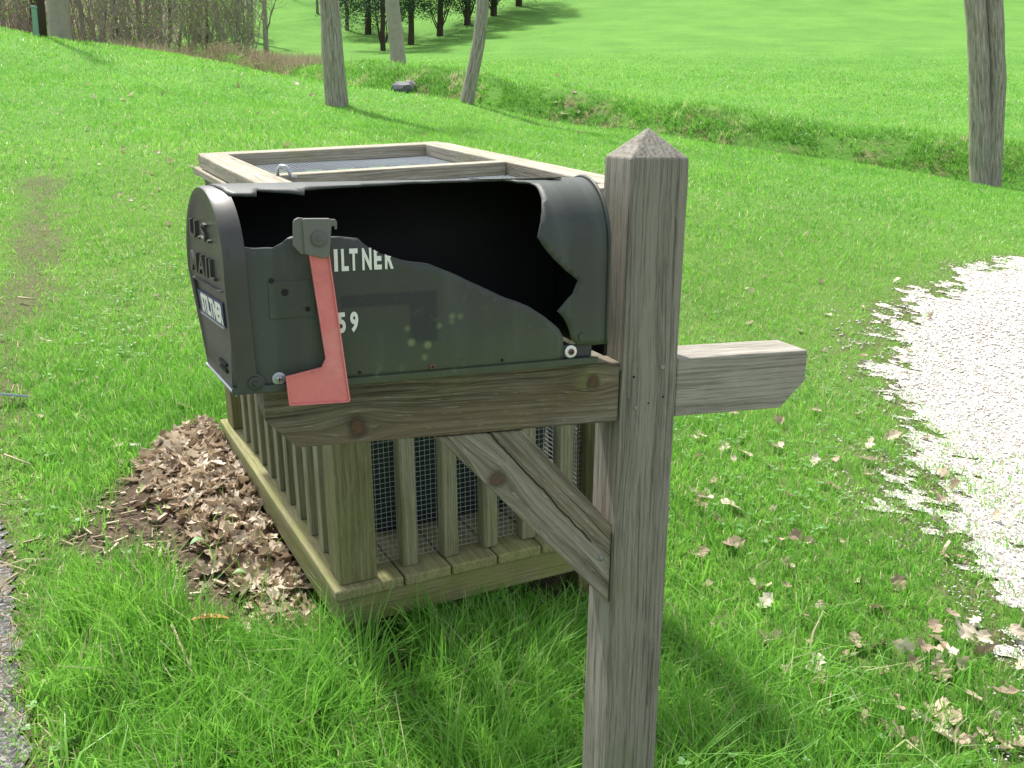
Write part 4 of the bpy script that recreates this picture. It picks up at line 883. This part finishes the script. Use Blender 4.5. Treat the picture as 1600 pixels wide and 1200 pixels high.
big_tree(place(728, 161, 18.3), [(-.02, 0, -.2), (0, 0, .0), (.08, 0, .4), (.20, .02, 1.0), (.27, .05, 1.6), (.24, .1, 2.4), (.2, .15, 4), (.15, .2, 6)], [r_*1.15, r_*1.05, r_*.95, r_*.92, r_*.9, r_*.85, r_*.7, r_*.5], 'slender leaning and curving trunk tree at the near bank of the ditch', M['bark'])
r_ = .155
big_tree(place(1539, 284, 16.2), [(-.03, 0, -.25), (-.03, 0, 0), (-.12, 0, .55), (-.24, 0, 1.5), (-.48, 0, 2.8), (-.80, .1, 4.6), (-1.2, .1, 6.4)], [r_*1.25, r_*1.05, r_*.98, r_*.97, r_*.93, r_*.75, r_*.5],
         'twin trunked tree with two stems grown close together at the right edge', M['bark'], second=([(.10, .02, -.25), (.11, .02, 0), (.08, .03, .6), (.04, .04, 1.3), (0, .04, 1.7), (-.19, .05, 2.8), (-.2, 0, 4.6), (-.1, 0, 6.6)], [r_*1.2, r_*1.0, r_*.88, r_*.86, r_*.86, r_*.88, r_*.7, r_*.5]))
# background woods: thin bare trees, told apart by place
bg_ = [(92, 62, 24.5, 26, 'widest pale grey trunk at the upper left, just right of the dark pole', 'pale_bark'), (108, 66, 26, 9, 'slim grey trunk touching the widest pale trunk at upper left', 'pale_bark'),
       (134, 70, 27, 7, 'thin forked sapling right of the wide pale trunk', 'twig'), (218, 84, 29, 6, 'thin dark stem in the middle of the brush at upper left', 'twig'), (253, 90, 30, 5, 'thin crooked sapling near the right end of the brush', 'twig'),
       (372, 56, 44, 9, 'left one of two close trunks above the tan brush patch', 'bark'), (391, 60, 41, 11, 'right one of two close trunks above the tan brush patch', 'bark'), (417, 84, 33, 8, 'slim dark trunk standing alone on the grass left of the straight trunk', 'bark'),
       (478, 38, 52, 12, 'distant pale trunk between the slim dark trunk and the straight trunk', 'bark'), (497, 50, 47, 4, 'thin dark sapling just left of the straight trunk', 'twig'), (542, 60, 44, 6, 'slim trunk just right of the straight trunk', 'bark'),
       (530, 46, 47, 3, 'hair thin sapling right of the straight trunk', 'twig'), (30, 28, 36, 8, 'grey trunk in the far brush at the upper left corner', 'twig'), (160, 30, 40, 7, 'far grey trunk behind the forked sapling', 'twig'), (300, 45, 42, 7, 'far trunk behind the crooked sapling', 'twig'), (335, 40, 46, 8, 'far trunk left of the two close trunks', 'twig')]
for px, py, d_, wpx, lab, mt in bg_:
    base = place(px, py, d_); r_ = tr_r(wpx, d_); ln_ = random.gauss(0, .05)
    t = thing('tree', lab, 'tree', Matrix.Translation(base), 'bare trees at the edge of the woods'); b = MB()
    trunk_mesh(b, [(0, 0, -.3), (ln_*.5, 0, .6), (ln_*1.5, 0, 2.2), (ln_*2, 0, 4), (ln_*4, 0, 6)], [r_*1.25, r_, r_*.88, r_*.72, r_*.4], 9); b.build('trunk', M[mt], t, True)
    b = MB()
    for k_ in range(6): a_ = random.uniform(0, 6.28); z0 = random.uniform(.8, 5.5); limbs(b, Vector((ln_*z0*.6, 0, z0)), Vector((math.cos(a_), math.sin(a_), .9)).normalized(), random.uniform(1, 2), r_*.32+.004, 1)
    b.build('branches', M[mt], t, True)
for i in range(13):
    px = (118, 146, 170, 188, 204, 236, 262, 280, 306, 322, 346, 10, 44)[i]; d_ = (27, 30, 28.5, 33, 30, 34, 32, 36, 38, 35, 40, 31, 30)[i]; v = at(px, 60, d_); r_ = random.uniform(.035, .085)
    t = thing('tree', 'slim bare trunk rising out of the brush beyond the grassy ridge at upper left', 'tree', Matrix.Translation((v.x, v.y, h1(v.x, v.y))), 'slim trunks in the brush'); b = MB(); ln_ = random.gauss(0, .09)
    trunk_mesh(b, [(0, 0, -.3), (ln_, 0, .8), (ln_*1.5, 0, 2), (ln_*3, 0, 4), (ln_*4, 0, 6)], [r_*1.3, r_, r_*.85, r_*.7, r_*.4], 8); b.build('trunk', M['dark_bark'] if i % 3 == 0 else M['bark'], t, True)
    b = MB()
    for k_ in range(4): a_ = random.uniform(0, 6.28); z0 = random.uniform(.7, 3.5); limbs(b, Vector((ln_*z0*.7, 0, z0)), Vector((math.cos(a_), math.sin(a_), .9)).normalized(), random.uniform(.8, 1.6), r_*.35+.004, 1)
    b.build('branches', M['twig'], t, True)
for i in range(26):
    px = random.choice((random.uniform(-60, 60), random.uniform(110, 350), random.uniform(-20, 330), random.uniform(400, 500))); d_ = random.uniform(38, 60) if px < 360 else random.uniform(52, 62); v = at(px, 60, d_); r_ = random.uniform(.05, .17)
    t = thing('tree', 'bare grey trunk far back in the woods at the upper left of the picture', 'tree', Matrix.Translation((v.x, v.y, h1(v.x, v.y))), 'far bare trunks in the woods'); b = MB(); ln_ = random.gauss(0, .06)
    trunk_mesh(b, [(0, 0, -.3), (ln_, 0, 1), (ln_*2.5, 0, 3), (ln_*4, 0, 6), (ln_*6, 0, 9)], [r_*1.2, r_, r_*.9, r_*.7, r_*.4], 8); b.build('trunk', M['bark'] if i % 2 else M['twig'], t, True)
# evergreens on the hill
ev = ['evergreen with its trunk base lowest in the picture, leftmost of the row', 'evergreen with several stems right of the leftmost one', 'evergreen just right of the pale grey trunk', 'evergreen in the middle of the row on the hillside', 'evergreen just left of the leaning trunk', 'evergreen right of the leaning trunk', 'last small evergreen of the row at the top edge']
for i, (px, py, d_) in enumerate(((575, 53, 43), (598, 77, 37), (642, 62, 39), (687, 53, 41), (730, 41, 43), (771, 26, 44.5), (810, 11, 46))):
    base = place(px, py, d_); t = thing('evergreen_tree', 'dark green '+ev[i], 'tree', Matrix.Translation(base), 'evergreens in a row on the hillside'); b = MB(); rr = tr_r(8.5 if i != 1 else 7, d_)
    trunk_mesh(b, [(0, 0, -.3), (.02, 0, 1), (0, 0, 4), (0, 0, 7)], [rr*1.3, rr, rr*.8, rr*.3], 8)
    if i in (1, 3, 4, 5):
        for k_ in range(7): a_ = k_*.9; limbs(b, Vector((0, 0, .15)), Vector((math.cos(a_)*.45, math.sin(a_)*.45, 1)).normalized(), 1.4, rr*.3, 0)
    b.build('trunk', M['dark_bark'], t, True); pts = []; low = [.5, 1.5, 1.25, 1.1, 1.05, .95, .95][i]
    for k_ in range(230):
        z_ = low+(1-random.random()**.6)*5.5; R_ = 1.55*(1-((z_-low)/6.2))**.7*(.45+.6*random.random()); a_ = random.uniform(0, 6.28); pts.append((R_*math.cos(a_), R_*math.sin(a_), z_-.12*R_))
    leafcards(pts, 85, .16, .034, M['needle'], 'foliage', t)
# brush: a dense thicket nobody could count
b = MB(); tw = []
def brush(n, fpx, dep):
    for i in range(n):
        px, py = fpx(); d_ = random.uniform(*dep); v = at(px, 60, d_); x_, y_ = v.x, v.y; z_ = h1(x_, y_)-.05; p = Vector((x_, y_, z_)); d0 = Vector((random.gauss(0, .22), random.gauss(0, .22), 1)).normalized()
        L_ = random.uniform(1.2, 3.4); q = p.copy(); pts = [q.copy()]; r0 = random.uniform(.008, .022)
        for j in range(5):
            d0 = (d0+Vector((random.gauss(0, .13), random.gauss(0, .13), .02))).normalized(); q = q+d0*L_/5; pts.append(q.copy())
            for _ in range(2):
                if random.random() < .85:
                    e_ = (d0+Vector((random.gauss(0, .8), random.gauss(0, .8), random.gauss(0, .3)))).normalized(); q2 = q+e_*L_*random.uniform(.12, .3); q3 = q2+(e_+Vector((0, 0, .3))).normalized()*L_*.15; b.tube([q, q2, q3], [r0*.45, r0*.3, .002], 3, random.random())
                    if random.random() < .3: tw.append(q2)
        b.tube(pts, [r0*(1-.14*j) for j in range(6)], 4, random.random())
brush(125, lambda: (random.uniform(100, 245), 0), (25.5, 36))
brush(34, lambda: (random.triangular(240, 340, 240), 0), (28, 38))
brush(150, lambda: (random.uniform(-80, 60), 0), (27, 38))
brush(130, lambda: (random.uniform(290, 400), 0), (31, 42))
brush(200, lambda: (random.uniform(-150, 440), 0), (46, 64))
th_ = tag(b.build('thicket', M['twig'], None), kind='stuff')
o = leafcards(tw, 12, .2, .035, M['bud'], 'thicket_leaves', None); tag(o, kind='stuff')
# low dry bramble at the end of the ditch
b = MB()
for i in range(420):
    v = at(random.uniform(270, 430), 100, random.uniform(25, 31)); p = Vector((v.x, v.y, h1(v.x, v.y))); a_ = random.uniform(0, 6.28); L_ = random.uniform(.2, .6)
    b.tube([p, p+Vector((math.cos(a_)*L_*.4, math.sin(a_)*L_*.4, L_*.6)), p+Vector((math.cos(a_)*L_, math.sin(a_)*L_, L_*.45))], [.008, .006, .003], 3, random.random())
tag(b.build('bramble', M['dry_stem'], None), kind='stuff')
# utility pole and green marker post on the ridge
base = place(68, 60, 22.5); t = thing('utility_pole', 'dark brown wooden pole on the grassy ridge at the upper left', 'pole', Matrix.Translation(base)); b = MB(); b.tube([(0, 0, -.4), (-.01, 0, 1), (-.02, 0, 3), (-.02, 0, 8)], [.088, .085, .08, .07], 14); b.build('pole_shaft', plain('creosote_wood', (.045, .028, .022), .85, var=.4, scale=8), t, True)
b = MB(); b.box((-.3, -.05, 7.2), (.3, .05, 7.32)); b.build('crossarm', M['dark_bark'], t, bevel=.01)
base = place(57, 57, 22.0); b = MB(); b.box((-.04, -.045, -.3), (.04, .045, .60)); b.box((-.048, -.053, .60), (.048, .053, .645)); o = b.build('marker_post', plain('marker_green', (.17, .33, .24), .5, var=.12, scale=10), None, bevel=.008); o.location = base; tag(o, 'short square green plastic marker post beside the dark pole', 'marker post')
